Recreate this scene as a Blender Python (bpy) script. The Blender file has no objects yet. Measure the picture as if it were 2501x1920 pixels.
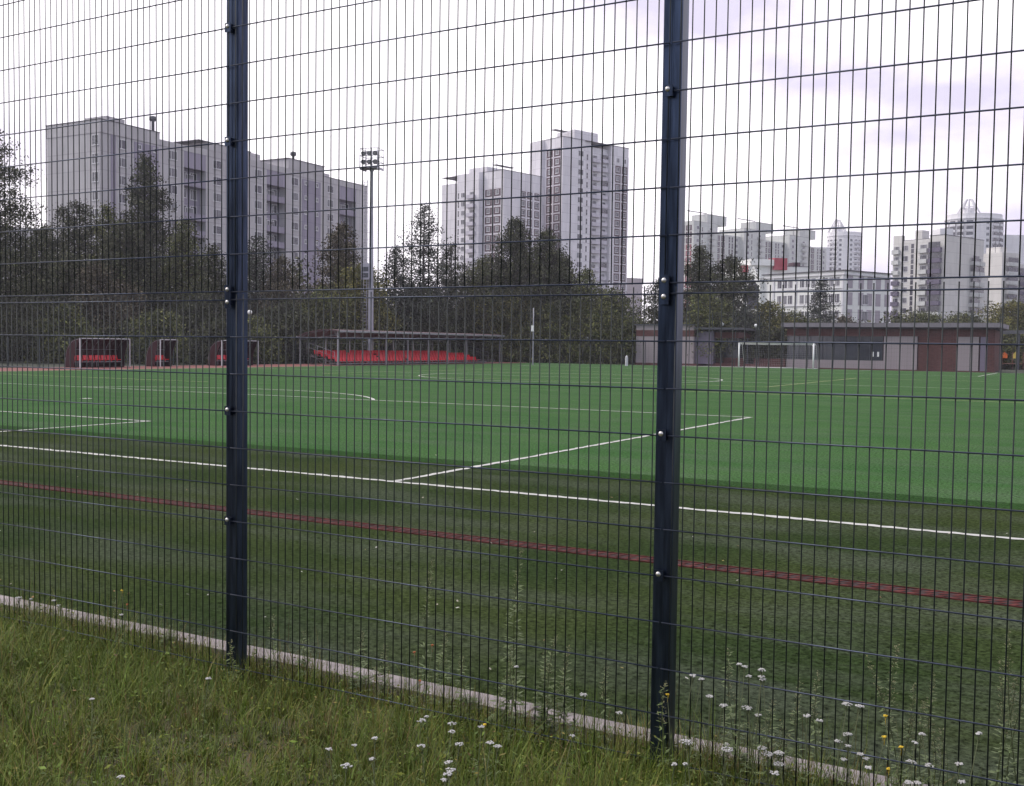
import bpy, math, random
import numpy as np
from mathutils import Matrix, Vector
S = bpy.context.scene
R = math.radians
random.seed(7)
rng = np.random.default_rng(11)

# ------------------------------------------------------------ camera
F = 2557.7; PW, PH = 2501.0, 1920.0
PIT, ROLL, YAW = -0.0449, 0.0129, -0.5146
CAM = np.array([28.4732, -11.5556, 1.8698])
_f = np.array([math.sin(YAW)*math.cos(PIT), math.cos(YAW)*math.cos(PIT), math.sin(PIT)])
_r = np.array([math.cos(YAW), -math.sin(YAW), 0.0]); _u = np.cross(_r, _f)
_r, _u = math.cos(ROLL)*_r + math.sin(ROLL)*_u, -math.sin(ROLL)*_r + math.cos(ROLL)*_u
cd = bpy.data.cameras.new('camera'); cam = bpy.data.objects.new('camera', cd)
S.collection.objects.link(cam); S.camera = cam
cd.sensor_fit = 'HORIZONTAL'; cd.sensor_width = 36; cd.lens = 36*F/PW
cd.clip_start = 0.1; cd.clip_end = 4000
M4 = Matrix.Identity(4)
for i in range(3):
    M4[i][0] = _r[i]; M4[i][1] = _u[i]; M4[i][2] = -_f[i]; M4[i][3] = CAM[i]
cam.matrix_world = M4

def ray(x, y): return _f*F + _r*(x-PW/2) - _u*(y-PH/2)
def G(x, y, z=0.0):
    a = ray(x, y); return CAM + (z-CAM[2])/a[2]*a
def at(x, d, y=845.0):           # a point d metres ahead of the viewpoint
    a = ray(x, y); return CAM + a*(d/F)
def onY(x, y, Y):
    a = ray(x, y); return CAM + (Y-CAM[1])/a[1]*a

# ------------------------------------------------------------ world, sun, exposure
SUN_EL, SUN_AZ = R(44), R(-112)      # azimuth from +Y towards +X
w = bpy.data.worlds.new('World'); S.world = w; w.use_nodes = True
nt = w.node_tree; nt.nodes.clear(); N = nt.nodes.new; LK = nt.links.new
out = N('ShaderNodeOutputWorld'); bg = N('ShaderNodeBackground'); LK(bg.outputs[0], out.inputs[0])
sky = N('ShaderNodeTexSky'); sky.sky_type = 'NISHITA'; sky.sun_disc = False
sky.sun_elevation = SUN_EL; sky.sun_rotation = SUN_AZ; sky.altitude = 150
bg.inputs[1].default_value = 0.12
tc = N('ShaderNodeTexCoord')
mp = N('ShaderNodeMapping'); mp.inputs['Scale'].default_value = (1, 1, 2.2); LK(tc.outputs['Generated'], mp.inputs[0])
n1 = N('ShaderNodeTexNoise'); n1.inputs['Scale'].default_value = 2.3; n1.inputs['Detail'].default_value = 7
n1.inputs['Roughness'].default_value = .52; LK(mp.outputs[0], n1.inputs['Vector'])
# cloud brightness: bright white ahead to the left where the sun stands, thinner and greyer to the right
cr = N('ShaderNodeValToRGB'); cr.color_ramp.elements[0].position = .36; cr.color_ramp.elements[1].position = .50
cr.color_ramp.elements[0].color = (.60, .56, .70, 1); cr.color_ramp.elements[1].color = (1.12, 1.07, 1.12, 1)
def dotn(v):
    d = N('ShaderNodeVectorMath'); d.operation = 'DOT_PRODUCT'; d.inputs[1].default_value = v
    LK(tc.outputs['Generated'], d.inputs[0]); return d.outputs['Value']
def mth(op, a, b=None, c=None, clamp=False):
    m = N('ShaderNodeMath'); m.operation = op; m.use_clamp = clamp
    for i, v in enumerate((a, b, c)):
        if v is None: continue
        if isinstance(v, (int, float)): m.inputs[i].default_value = v
        else: LK(v, m.inputs[i])
    return m.outputs[0]
sd = (math.sin(SUN_AZ)*math.cos(SUN_EL), math.cos(SUN_AZ)*math.cos(SUN_EL), math.sin(SUN_EL))
ds = dotn(sd)
_q = ray(2000, -120); _q = _q/np.linalg.norm(_q)
dip = mth('MULTIPLY', mth('SUBTRACT', dotn(tuple(float(v) for v in _q)), .965), 4.5, clamp=True)
wide = mth('MULTIPLY', mth('MULTIPLY', mth('SUBTRACT', dotn(tuple(float(v) for v in (ray(2700, 300)/np.linalg.norm(ray(2700, 300))))), .86), 6.0, clamp=True), .035)
dip = mth('ADD', dip, wide)
LK(mth('SUBTRACT', mth('ADD', n1.outputs['Fac'], mth('MULTIPLY', mth('ADD', ds, .05), 0.16)), dip), cr.inputs[0])
# gaps of blue behind the viewpoint
n2 = N('ShaderNodeTexNoise'); n2.inputs['Scale'].default_value = 1.9; n2.inputs['Detail'].default_value = 6; LK(mp.outputs[0], n2.inputs['Vector'])
back = dotn((0.492, -0.871, 0.0))
cov = mth('SUBTRACT', 1.0, mth('MULTIPLY', mth('MULTIPLY', mth('ADD', back, -0.1), 1.3, clamp=True), mth('MULTIPLY', mth('SUBTRACT', n2.outputs['Fac'], .33), 4.5, clamp=True)), clamp=True)
sc = N('ShaderNodeVectorMath'); sc.operation = 'SCALE'; sc.inputs['Scale'].default_value = 1/0.12; LK(cr.outputs[0], sc.inputs[0])
mx = N('ShaderNodeMix'); mx.data_type = 'RGBA'; mx.clamp_result = False
LK(cov, mx.inputs['Factor']); LK(sky.outputs[0], mx.inputs['A']); LK(sc.outputs[0], mx.inputs['B'])
LK(mx.outputs['Result'], bg.inputs[0])
sl = bpy.data.lights.new('sun', 'SUN'); sl.energy = 1.3; sl.angle = R(14); sl.color = (1, .95, .88)
so = bpy.data.objects.new('sun', sl); S.collection.objects.link(so)
so.rotation_euler = Vector(sd).to_track_quat('Z', 'Y').to_euler()
S.view_settings.view_transform = 'Standard'; S.view_settings.look = 'None'
S.view_settings.exposure = 0.55; S.view_settings.gamma = 1
S.render.engine = 'CYCLES'
S.cycles.max_bounces = 6; S.cycles.diffuse_bounces = 3; S.cycles.glossy_bounces = 3

# ------------------------------------------------------------ materials
MATS = {}
def mat(name, col, rough=.8, var=0.0, scale=3.0, metal=0.0, col2=None, detail=4, bump=0.0, spec=.5, coat=0.0, attr=None, stretch=None, emis=0):
    if name in MATS: return MATS[name]
    m = bpy.data.materials.new(name); m.use_nodes = True; t = m.node_tree; b = t.nodes['Principled BSDF']
    b.inputs['Roughness'].default_value = rough; b.inputs['Metallic'].default_value = metal
    b.inputs['Specular IOR Level'].default_value = spec; b.inputs['Coat Weight'].default_value = coat
    b.inputs['Base Color'].default_value = (*col, 1)
    if var or col2 or bump:
        c = t.nodes.new('ShaderNodeTexCoord'); n = t.nodes.new('ShaderNodeTexNoise')
        n.inputs['Scale'].default_value = scale; n.inputs['Detail'].default_value = detail
        if stretch:
            mpn = t.nodes.new('ShaderNodeMapping'); mpn.inputs['Scale'].default_value = stretch
            t.links.new(c.outputs['Object'], mpn.inputs[0]); t.links.new(mpn.outputs[0], n.inputs['Vector'])
        else: t.links.new(c.outputs['Object'], n.inputs['Vector'])
        r = t.nodes.new('ShaderNodeValToRGB'); r.color_ramp.elements[0].position = .3; r.color_ramp.elements[1].position = .7
        k0, k1 = 1-var, 1+var
        r.color_ramp.elements[0].color = (*(x*k0 for x in col), 1)
        r.color_ramp.elements[1].color = (*(x*k1 for x in (col2 or col)), 1)
        t.links.new(n.outputs['Fac'], r.inputs[0])
        last = r.outputs[0]
        if var or col2: t.links.new(last, b.inputs['Base Color'])
        if bump:
            bu = t.nodes.new('ShaderNodeBump'); bu.inputs['Strength'].default_value = bump; bu.inputs['Distance'].default_value = .02
            t.links.new(n.outputs['Fac'], bu.inputs['Height']); t.links.new(bu.outputs[0], b.inputs['Normal'])
    if attr:
        a = t.nodes.new('ShaderNodeAttribute'); a.attribute_name = attr
        t.links.new(a.outputs['Color'], b.inputs['Base Color'])
    MATS[name] = m; return m

def panel_mat(name, col, joint, bw=3.2, bh=2.8, mort=.045, var=.10, tone=.10):
    """large concrete panels with joints; every panel slightly its own shade, rain stains"""
    if name in MATS: return MATS[name]
    m = bpy.data.materials.new(name); m.use_nodes = True; t = m.node_tree; b = t.nodes['Principled BSDF']
    b.inputs['Roughness'].default_value = .9; b.inputs['Specular IOR Level'].default_value = .2
    n_ = t.nodes.new; l_ = t.links.new
    c = n_('ShaderNodeTexCoord'); sx = n_('ShaderNodeSeparateXYZ'); l_(c.outputs['Object'], sx.inputs[0])
    ad = n_('ShaderNodeMath'); ad.operation = 'ADD'; l_(sx.outputs[0], ad.inputs[0]); l_(sx.outputs[1], ad.inputs[1])
    cb = n_('ShaderNodeCombineXYZ'); l_(ad.outputs[0], cb.inputs[0]); l_(sx.outputs[2], cb.inputs[1])
    br = n_('ShaderNodeTexBrick'); br.offset = 0; br.squash = 1
    br.inputs['Scale'].default_value = 1; br.inputs['Brick Width'].default_value = bw; br.inputs['Row Height'].default_value = bh
    br.inputs['Mortar Size'].default_value = mort; br.inputs['Mortar Smooth'].default_value = .3; br.inputs['Bias'].default_value = 0
    br.inputs['Color1'].default_value = (*(x*(1-tone) for x in col), 1); br.inputs['Color2'].default_value = (*(x*(1+tone) for x in col), 1)
    br.inputs['Mortar'].default_value = (*joint, 1); l_(cb.outputs[0], br.inputs['Vector'])
    ns = n_('ShaderNodeTexNoise'); ns.inputs['Scale'].default_value = .5; ns.inputs['Detail'].default_value = 8
    mpn = n_('ShaderNodeMapping'); mpn.inputs['Scale'].default_value = (1.5, .35, 1); l_(cb.outputs[0], mpn.inputs[0]); l_(mpn.outputs[0], ns.inputs['Vector'])
    mr = n_('ShaderNodeMapRange'); mr.inputs['From Min'].default_value = .3; mr.inputs['From Max'].default_value = .7
    mr.inputs['To Min'].default_value = 1-var; mr.inputs['To Max'].default_value = 1+var; l_(ns.outputs['Fac'], mr.inputs['Value'])
    vm = n_('ShaderNodeVectorMath'); vm.operation = 'SCALE'; l_(br.outputs['Color'], vm.inputs[0]); l_(mr.outputs[0], vm.inputs['Scale'])
    l_(vm.outputs[0], b.inputs['Base Color'])
    MATS[name] = m; return m

# ------------------------------------------------------------ mesh helpers
def tag(o, label=None, cat=None, group=None, kind=None):
    if label: o['label'] = label
    if cat: o['category'] = cat
    if group: o['group'] = group
    if kind: o['kind'] = kind
    return o
def link(o, parent=None):
    S.collection.objects.link(o)
    if parent is not None: o.parent = parent
    return o
def empty(name, loc=(0, 0, 0), rz=0.0, label=None, cat=None, group=None):
    o = bpy.data.objects.new(name, None); o.empty_display_size = .3
    o.location = [float(v) for v in loc]; o.rotation_euler = (0, 0, rz); link(o); return tag(o, label, cat, group)
class MB:
    def __init__(s): s.v = []; s.f = []; s.m = []; s.sm = []
    def add(s, vs, fs, mi=0, smooth=False):
        b = len(s.v); s.v += [tuple(map(float, v)) for v in vs]
        for f in fs: s.f.append([b+i for i in f]); s.m.append(mi); s.sm.append(smooth)
        return s
    def box(s, x0, x1, y0, y1, z0, z1, mi=0):
        vs = [(x0,y0,z0),(x1,y0,z0),(x1,y1,z0),(x0,y1,z0),(x0,y0,z1),(x1,y0,z1),(x1,y1,z1),(x0,y1,z1)]
        return s.add(vs, [(0,3,2,1),(4,5,6,7),(0,1,5,4),(1,2,6,5),(2,3,7,6),(3,0,4,7)], mi)
    def prism(s, pts, y0, y1, mi=0):      # polygon in xz extruded along y
        n = len(pts); vs = [(p[0], y0, p[1]) for p in pts]+[(p[0], y1, p[1]) for p in pts]
        fs = [tuple(range(n)), tuple(range(2*n-1, n-1, -1))]+[(i, n+i, n+(i+1) % n, (i+1) % n) for i in range(n)]
        return s.add(vs, fs, mi)
    def tube(s, pts, rad, n=8, mi=0, smooth=True, cap=True):
        pts = [Vector(p) for p in pts]
        if not hasattr(rad, '__len__'): rad = [rad]*len(pts)
        vs = []
        for i, p in enumerate(pts):
            d = (pts[min(i+1, len(pts)-1)]-pts[max(i-1, 0)]).normalized()
            a = d.orthogonal().normalized() if abs(d.z) > .999 or abs(d.z) < .001 and False else d.cross(Vector((.13, .31, .94)) if abs(d.z) < .9 else Vector((1, .05, 0))).normalized()
            b = d.cross(a)
            for k in range(n):
                t = 2*math.pi*k/n; vs.append(p+(a*math.cos(t)+b*math.sin(t))*rad[i])
        fs = []
        for i in range(len(pts)-1):
            for k in range(n):
                k2 = (k+1) % n; fs.append((i*n+k, i*n+k2, (i+1)*n+k2, (i+1)*n+k))
        s.add(vs, fs, mi, smooth)
        if cap: s.f.append([len(s.v)-len(vs)+k for k in range(n)][::-1]); s.m.append(mi); s.sm.append(False); s.f.append([len(s.v)-n+k for k in range(n)]); s.m.append(mi); s.sm.append(False)
        return s
    def lathe(s, prof, c=(0, 0, 0), n=14, mi=0, axis='z', smooth=True):
        vs = []; 
        for r_, h in prof:
            for k in range(n):
                t = 2*math.pi*k/n; x, y = r_*math.cos(t), r_*math.sin(t)
                v = (x, y, h) if axis == 'z' else (x, -h, y)
                vs.append((c[0]+v[0], c[1]+v[1], c[2]+v[2]))
        fs = [(i*n+k, i*n+(k+1) % n, (i+1)*n+(k+1) % n, (i+1)*n+k) for i in range(len(prof)-1) for k in range(n)]
        return s.add(vs, fs, mi, smooth)
    def xform(s, M): 
        o = MB(); o.v = [tuple(M @ Vector(v)) for v in s.v]; o.f = [list(f) for f in s.f]; o.m = list(s.m); o.sm = list(s.sm); return o
    def join(s, o):
        b = len(s.v); s.v += o.v; s.f += [[b+i for i in f] for f in o.f]; s.m += o.m; s.sm += o.sm; return s
    def mesh(s, name, mats):
        me = bpy.data.meshes.new(name); me.from_pydata(s.v, [], s.f)
        if not isinstance(mats, (list, tuple)): mats = [mats]
        for m in mats: me.materials.append(m)
        me.polygons.foreach_set('material_index', s.m); me.polygons.foreach_set('use_smooth', s.sm); me.update(); return me
    def build(s, name, mats, parent=None, loc=None):
        o = bpy.data.objects.new(name, s.mesh(name, mats)); link(o, parent)
        if loc is not None: o.location = [float(v) for v in loc]
        return o
def np_mesh(name, V, nper, mats, parent=None, col=None, smooth=False, F_=None, mi=None):
    """V (k*nper,3): faces of nper consecutive verts, or explicit F_"""
    V = np.asarray(V, np.float32)
    if F_ is None: F_ = np.arange(len(V)).reshape(-1, nper)
    me = bpy.data.meshes.new(name); me.vertices.add(len(V)); me.vertices.foreach_set('co', V.ravel())
    nf, k = F_.shape; me.loops.add(nf*k); me.loops.foreach_set('vertex_index', F_.ravel().astype(np.int32))
    me.polygons.add(nf); me.polygons.foreach_set('loop_start', (np.arange(nf)*k).astype(np.int32))
    if mi is not None: me.polygons.foreach_set('material_index', mi.astype(np.int32))
    if smooth: me.polygons.foreach_set('use_smooth', np.ones(nf, bool))
    for m in (mats if isinstance(mats, (list, tuple)) else [mats]): me.materials.append(m)
    if col is not None:
        a = me.color_attributes.new('col', 'FLOAT_COLOR', 'POINT')
        c4 = np.ones((len(V), 4), np.float32); c4[:, :3] = col; a.data.foreach_set('color', c4.ravel())
    me.update(calc_edges=True); me.validate()
    o = bpy.data.objects.new(name, me); link(o, parent); return o

# ============================================================ GROUND
YF = -7.378                       # fence line
def ground_z(y): return -0.03 + max(0.0, (-7.05 - y))*0.075
m_earth = mat('earth', (.055, .06, .03), .95, .3, 1.5, col2=(.09, .075, .04), detail=8, bump=.4)
m_far = mat('far_ground', (.028, .034, .018), .95, .35, .15, detail=8)
g = MB(); g.box(-900, 900, -300, 1500, -1.0, -0.12)
tag(g.build('ground', m_far), kind='structure')
# slope of soil on the viewer's side
xs = np.linspace(6, 44, 77); ys = np.concatenate([np.linspace(-24, -12, 9), np.linspace(-11.7, -7.0, 34)])
V = []; 
for y in ys:
    for x in xs: V.append((x, y, ground_z(y) + .02*math.sin(x*2.1+y)*math.sin(y*3.3) + rng.normal(0, .004) - .01))
nx = len(xs); Fq = np.array([(j*nx+i, j*nx+i+1, (j+1)*nx+i+1, (j+1)*nx+i) for j in range(len(ys)-1) for i in range(nx-1)])
tag(np_mesh('grass_bank', V, 4, m_earth, F_=Fq, smooth=True), kind='structure')

def turf_mat(name, c1, c2, c3):
    m = bpy.data.materials.new(name); m.use_nodes = True; t = m.node_tree; b = t.nodes['Principled BSDF']
    b.inputs['Roughness'].default_value = 1; b.inputs['Specular IOR Level'].default_value = .0
    n_ = t.nodes.new; l_ = t.links.new; c = n_('ShaderNodeTexCoord')
    a = n_('ShaderNodeTexNoise'); a.inputs['Scale'].default_value = .45; a.inputs['Detail'].default_value = 6; l_(c.outputs['Object'], a.inputs['Vector'])
    f = n_('ShaderNodeTexNoise'); f.inputs['Scale'].default_value = 24; f.inputs['Detail'].default_value = 8; f.inputs['Roughness'].default_value = .82; l_(c.outputs['Object'], f.inputs['Vector'])
    g_ = n_('ShaderNodeTexNoise'); g_.inputs['Scale'].default_value = 1.0; g_.inputs['Detail'].default_value = 7; g_.inputs['Roughness'].default_value = .62; gm = n_('ShaderNodeMapping'); gm.inputs['Scale'].default_value = (.42, 1.25, 1); l_(c.outputs['Object'], gm.inputs[0]); l_(gm.outputs[0], g_.inputs['Vector'])
    r = n_('ShaderNodeValToRGB'); e = r.color_ramp.elements; e[0].position = .38; e[0].color = (*c1, 1); e[1].position = .64; e[1].color = (*c2, 1); l_(a.outputs['Fac'], r.inputs[0])
    r2 = n_('ShaderNodeMapRange'); r2.inputs['From Min'].default_value = .36; r2.inputs['From Max'].default_value = .64; r2.inputs['To Min'].default_value = .12; r2.inputs['To Max'].default_value = 2.0; l_(f.outputs['Fac'], r2.inputs['Value'])
    vs = n_('ShaderNodeVectorMath'); vs.operation = 'SCALE'; l_(r2.outputs[0], vs.inputs['Scale'])
    mx_ = n_('ShaderNodeMix'); mx_.data_type = 'RGBA'; mx_.inputs['B'].default_value = (*c3, 1)
    r3 = n_('ShaderNodeMapRange'); r3.inputs['From Min'].default_value = .44; r3.inputs['From Max'].default_value = .66; r3.inputs['To Max'].default_value = .72; l_(g_.outputs['Fac'], r3.inputs['Value'])
    l_(r3.outputs[0], mx_.inputs['Factor']); l_(r.outputs[0], mx_.inputs['A']); l_(mx_.outputs['Result'], vs.inputs[0]); l_(vs.outputs[0], b.inputs['Base Color'])
    bu = n_('ShaderNodeBump'); bu.inputs['Strength'].default_value = .6; bu.inputs['Distance'].default_value = .01; l_(f.outputs['Fac'], bu.inputs['Height']); l_(bu.outputs[0], b.inputs['Normal'])
    MATS[name] = m; return m
m_turf = turf_mat('turf_bright', (.037, .086, .030), (.048, .100, .036), (.064, .098, .056))
m_dark = turf_mat('turf_olive', (.023, .036, .014), (.033, .045, .017), (.052, .062, .044))
m_mid = turf_mat('turf_mid', (.021, .050, .016), (.025, .056, .018), (.03, .056, .024))
def sheet(name, x0, x1, y0, y1, z, m, jit=0):
    nxs = max(2, int((x1-x0)/.5)) if jit else 2
    X = np.linspace(x0, x1, nxs); o = MB()
    a = [(x, y0, z) for x in X]; b = [(x, y1+(rng.normal(0, jit) if jit else 0), z) for x in X]
    o.add(a+b, [(i, i+1, nxs+i+1, nxs+i) for i in range(nxs-1)])
    return tag(o.build(name, m), kind='structure')
sheet('pitch', -27.9, 40, -6.84, 93.2, 0.0, m_turf)
sheet('pitch_border', -27.9, 40, -6.84, 2.22, 0.004, m_dark, .02)
sheet('pitch_seam', -27.9, 40, 2.2, 2.78, 0.0025, m_mid, .02)
m_track = mat('running_track', (.16, .045, .04), .9, .15, 2)
sheet('running_track', -34.5, -27.9, -6.8, 92.5, -.004, m_track)
m_pave = mat('paving', (.34, .31, .31), .9, .12, 1.2)
pv = MB()
for P in [[(1703, 893), (1800, 900), (1838, 897), (1905, 890), (1905, 886), (1840, 886), (1700, 888)]]:
    pass
sheet('forecourt_paving', -11, 0.5, 93.2, 101, -.01, m_pave)
m_kerb = mat('kerb_concrete', (.215, .188, .188), .9, .25, 9, col2=(.26, .23, .23), detail=8, bump=.3)
kb = MB(); x = 8.0
while x < 42:
    kb.box(x, x+.992, -7.0+rng.normal(0, .003), -6.846+rng.normal(0, .003), -.25, .022+rng.normal(0, .004)); x += 1.0
tag(kb.build('kerb', m_kerb), kind='structure')

# painted markings (12 cm lines with slightly ragged edges)
m_line = mat('white_line_paint', (.42, .42, .40), .95, .10, 14)
m_yel = mat('yellow_line_paint', (.42, .40, .20), .85, .1, 14)
def line_pts(o, pts, wd=.105, z=.009, rag=.008, closed=False):
    L = []
    for i, p in enumerate(pts):
        a = pts[max(i-1, 0)]; b = pts[min(i+1, len(pts)-1)]
        if closed and i in (0, len(pts)-1): a = pts[-2]; b = pts[1]
        d = np.array([b[0]-a[0], b[1]-a[1]]); d = d/np.linalg.norm(d); n = np.array([-d[1], d[0]])
        L.append((p[0]+n[0]*(wd/2+rng.normal(0, rag)), p[1]+n[1]*(wd/2+rng.normal(0, rag)), z))
        L.append((p[0]-n[0]*(wd/2+rng.normal(0, rag)), p[1]-n[1]*(wd/2+rng.normal(0, rag)), z))
    o.add(L, [(2*i, 2*i+1, 2*i+3, 2*i+2) for i in range(len(pts)-1)])
def seg(o, x0, y0, x1, y1, wd=.105, z=.009, step=.25, rag=.006):
    n = max(2, int(math.hypot(x1-x0, y1-y0)/step)); line_pts(o, [(x0+(x1-x0)*t, y0+(y1-y0)*t) for t in np.linspace(0, 1, n)], wd, z, rag)
def arc(o, cx_, cy_, r_, a0, a1, wd=.12, z=.009, n=90): line_pts(o, [(cx_+r_*math.cos(t), cy_+r_*math.sin(t)) for t in np.linspace(a0, a1, n)], wd, z, .003)
LY = 91.85
ml = MB(); seg(ml, -27.2, 0, 40, 0, step=.09, rag=.013)
tag(ml.build('goal_line_marking', m_line), kind='structure')
ml = MB()
seg(ml, 20.1, .062, 20.1, 16.56, step=.09, rag=.013, z=.0095); seg(ml, -20.1, .062, -20.1, 16.56); seg(ml, -20.16, 16.5, 20.16, 16.5, z=.0102)
seg(ml, 9.1, .062, 9.1, 5.5, z=.0095); seg(ml, -9.1, .062, -9.1, 5.5); seg(ml, -9.16, 5.5, 9.16, 5.5, z=.0102)
a_ = math.asin(5.5/9.15); arc(ml, 0, 11, 9.15, a_+.012, math.pi-a_-.012, z=.0108)
seg(ml, -.16, 11, .16, 11, wd=.3)
tag(ml.build('penalty_area_marking', m_line), kind='structure')
ml = MB(); seg(ml, -27.2, .07, -27.2, LY-.07, step=1); arc(ml, 0, LY/2, 9.15, 0, 2*math.pi, n=180); seg(ml, -27.1, LY/2, 40, LY/2, step=1, z=.0102); seg(ml, -27.2, LY, 40, LY, step=1, z=.0102)
for q in (-1, 1):
    seg(ml, 20.1*q, LY-16.5, 20.1*q, LY-.07, step=1); seg(ml, 9.1*q, LY-5.5, 9.1*q, LY-.07, step=1)
seg(ml, -20.1, LY-16.5, 20.1, LY-16.5, step=1, z=.0102); seg(ml, -9.1, LY-5.5, 9.1, LY-5.5, step=1, z=.0102)
arc(ml, 0, LY-11, 9.15, math.pi+a_, 2*math.pi-a_, z=.0108)
tag(ml.build('far_pitch_marking', m_line), kind='structure')
ml = MB()
for y_, x0, x1 in [(31.5, 10, 40), (39.5, -14, 14), (52.5, -14, 14), (61, -20, 22), (24, -26, -8)]: seg(ml, x0, y_, x1, y_, wd=.08, z=.012, step=1)
for x_ in (-14, 14): seg(ml, x_, 39.5, x_, 61, wd=.08, z=.0125, step=1)
tag(ml.build('training_pitch_marking', m_yel), kind='structure')
# slotted red drain cover running along the pitch border
m_red = mat('drain_cover_red', (.070, .019, .017), .95, .4, 6, col2=(.092, .028, .026), spec=.1)
m_slot = mat('drain_slot_dark', (.02, .012, .012), .9)
dr = MB(); x = -27.0
dr.box(-27.9, 40, -3.10, -2.90, -.2, .006, 1)
while x < 36:
    for yy in (-3.088, -3.002): dr.add([(x, yy, .012), (x+.05, yy, .012), (x+.11, yy+.075, .012), (x+.06, yy+.075, .012)], [(0, 1, 2, 3)], 0)
    x += .10
dr.box(-27.9, 40, -3.112, -3.098, -.1, .014, 0); dr.box(-27.9, 40, -2.902, -2.888, -.1, .014, 0)
tag(dr.build('drain_channel', [m_red, m_slot]), kind='structure')
# litter: fallen leaves and pale flecks on the turf
m_lit = mat('fallen_leaf', (.2, .15, .1), .9, attr='col')
Vl = []; Cl = []
for i in range(190):
    x_ = rng.uniform(14, 33); y_ = -6.8+abs(rng.normal(0, 4.2))
    if y_ > 9: continue
    s_ = rng.uniform(.006, .018)*(1 if rng.random() < .8 else 1.5); a = rng.uniform(0, 6.28); t = rng.uniform(0, .5)
    dx, dy = math.cos(a)*s_, math.sin(a)*s_
    q = [(x_-dx, y_-dy, .016), (x_-dy*.6, y_+dx*.6, .018+s_*t), (x_+dx, y_+dy, .02+s_*t), (x_+dy*.6, y_-dx*.6, .017)]
    c = [(.30, .27, .22), (.24, .14, .07), (.26, .21, .07), (.38, .37, .34)][rng.integers(4)]
    Vl += q; Cl += [c]*4
tag(np_mesh('fallen_leaves', Vl, 4, m_lit, col=np.array(Cl)), 'small pale and brown leaves scattered over the dark turf border', 'leaves', kind='stuff')

# ============================================================ NEAR FENCE
m_post = mat('post_paint', (.034, .047, .080), .33, .45, 5, metal=.85, stretch=(9, 9, .8))
m_wire = mat('wire_paint', (.008, .013, .015), .5, spec=.35)
m_wireh = mat('wire_paint_weathered', (.045, .055, .085), .36, .4, 8, metal=.7)  # sky highlights on the horizontal wires put into a lighter bluish colour
m_bolt = mat('galvanised_bolt', (.62, .60, .58), .35, .2, 120, metal=.85)
fence = empty('mesh_fence', (25.6, YF, 0), 0, 'tall dark green welded mesh fence on square posts between the weeds and the pitch', 'fence')
fx = 25.6
Z0 = 2.098; D0 = .0443
POSTS = [21.862, 24.359, 26.856, 29.353]
rows_lo = [Z0-.2*k for k in range(11)]; rows_hi = [Z0+D0+.2*k for k in range(11)]
def panel(x0, x1, rows, ztop, zbot, off):
    o = MB(); X = x0+.004
    j = 0
    xs_ = []
    while True:
        x_ = 24.2958+.05*round((x0-24.2958)/.05)+.05*j+off; j += 1
        if x_ > x1-.006: break
        if x_ < x0+.004: continue
        xs_.append(x_)
    for x_ in xs_:
        a, b, c_ = rng.normal(0, .0007, 3)
        o.tube([(x_+a-fx, 0, zbot), (x_+b-fx, 0, (zbot+ztop)/2), (x_+c_-fx, 0, ztop)], .0028, 6)
    for z in rows:
        a, b = rng.normal(0, .0008, 2)
        o.tube([(x0+.006-fx, -.0056, z+a), ((x0+x1)/2-fx, -.0056, z+b), (x1-.006-fx, -.0056, z-a)], .0034, 6, 1)
    return o.build('wire_panel', [m_wire, m_wireh], fence)
for i in range(3):
    a, b = POSTS[i], POSTS[i+1]
    panel(a, b, rows_lo, Z0+.03, .07, .008 if i < 2 else .0)
    panel(a, b, rows_hi, Z0+D0+2.03, Z0+D0-.003, .0)
def dome(o, c, r_, mi=0):
    prof = [(r_*math.cos(t), r_*.75*math.sin(t)) for t in np.linspace(0, math.pi/2-.05, 6)]
    o.lathe([(r_*1.05, -.004)]+prof+[(0.0001, r_*.75)], c, 12, mi, axis='y')
for pi, px in enumerate(POSTS):
    o = MB(); w2, d2, bv = .0425, .084, .007; y0 = .013
    prof = [(-w2+bv, y0), (w2-bv, y0), (w2-bv*.3, y0+bv*.3), (w2, y0+bv), (w2, y0+d2-bv), (w2-bv, y0+d2), (-w2+bv, y0+d2), (-w2, y0+d2-bv), (-w2, y0+bv), (-w2+bv*.3, y0+bv*.3)]
    n = len(prof); zs = (-.4, 4.3)
    o.add([(px-.003-fx+p[0], p[1], z) for z in zs for p in prof], [(k, (k+1) % n, n+(k+1) % n, n+k) for k in range(n)]+[tuple(range(n, 2*n))])
    # shallow rolled seam down the front face and a cap
    o.box(px-fx-.0035, px-fx+.0035, y0-.0012, y0+.002, -.3, 4.29)
    post = o.build('post', m_post, fence)
    c = MB(); c.box(px-fx-.044, px-fx+.044, y0-.004, y0+d2+.004, 4.301, 4.32); c.build('post_cap', m_post, post)
    zz = [Z0+D0+.2*k for k in (4, 7, 10)]+[Z0-.2*k for k in (3, 6, 9)]
    for z in zz+['d']:
        k_ = MB()
        if z == 'd':
            k_.box(px-fx-.030, px-fx+.012, -.0125, -.0095, Z0-.045, Z0+D0+.035)
            k_.box(px-fx-.008, px-fx+.008, -.0095, .0125, Z0-.03, Z0+.07)
            cl = k_.build('clamp', m_post, post)
            for zb in (Z0+D0+.012, Z0-.024+.012):
                b_ = MB(); dome(b_, (px-fx-.010, -.0128, zb), .0115); b_.build('bolt', m_bolt, cl)
        else:
            if abs(z-(Z0-1.8)) < .01: continue
            k_.box(px-fx-.030, px-fx+.012, -.0125, -.0095, z-.022, z+.026)
            k_.box(px-fx-.008, px-fx+.008, -.0095, .0125, z-.02, z+.02)
            cl = k_.build('clamp', m_post, post)
            b_ = MB(); dome(b_, (px-fx-.010, -.0128, z+.008), .0115); b_.build('bolt', m_bolt, cl)

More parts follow.
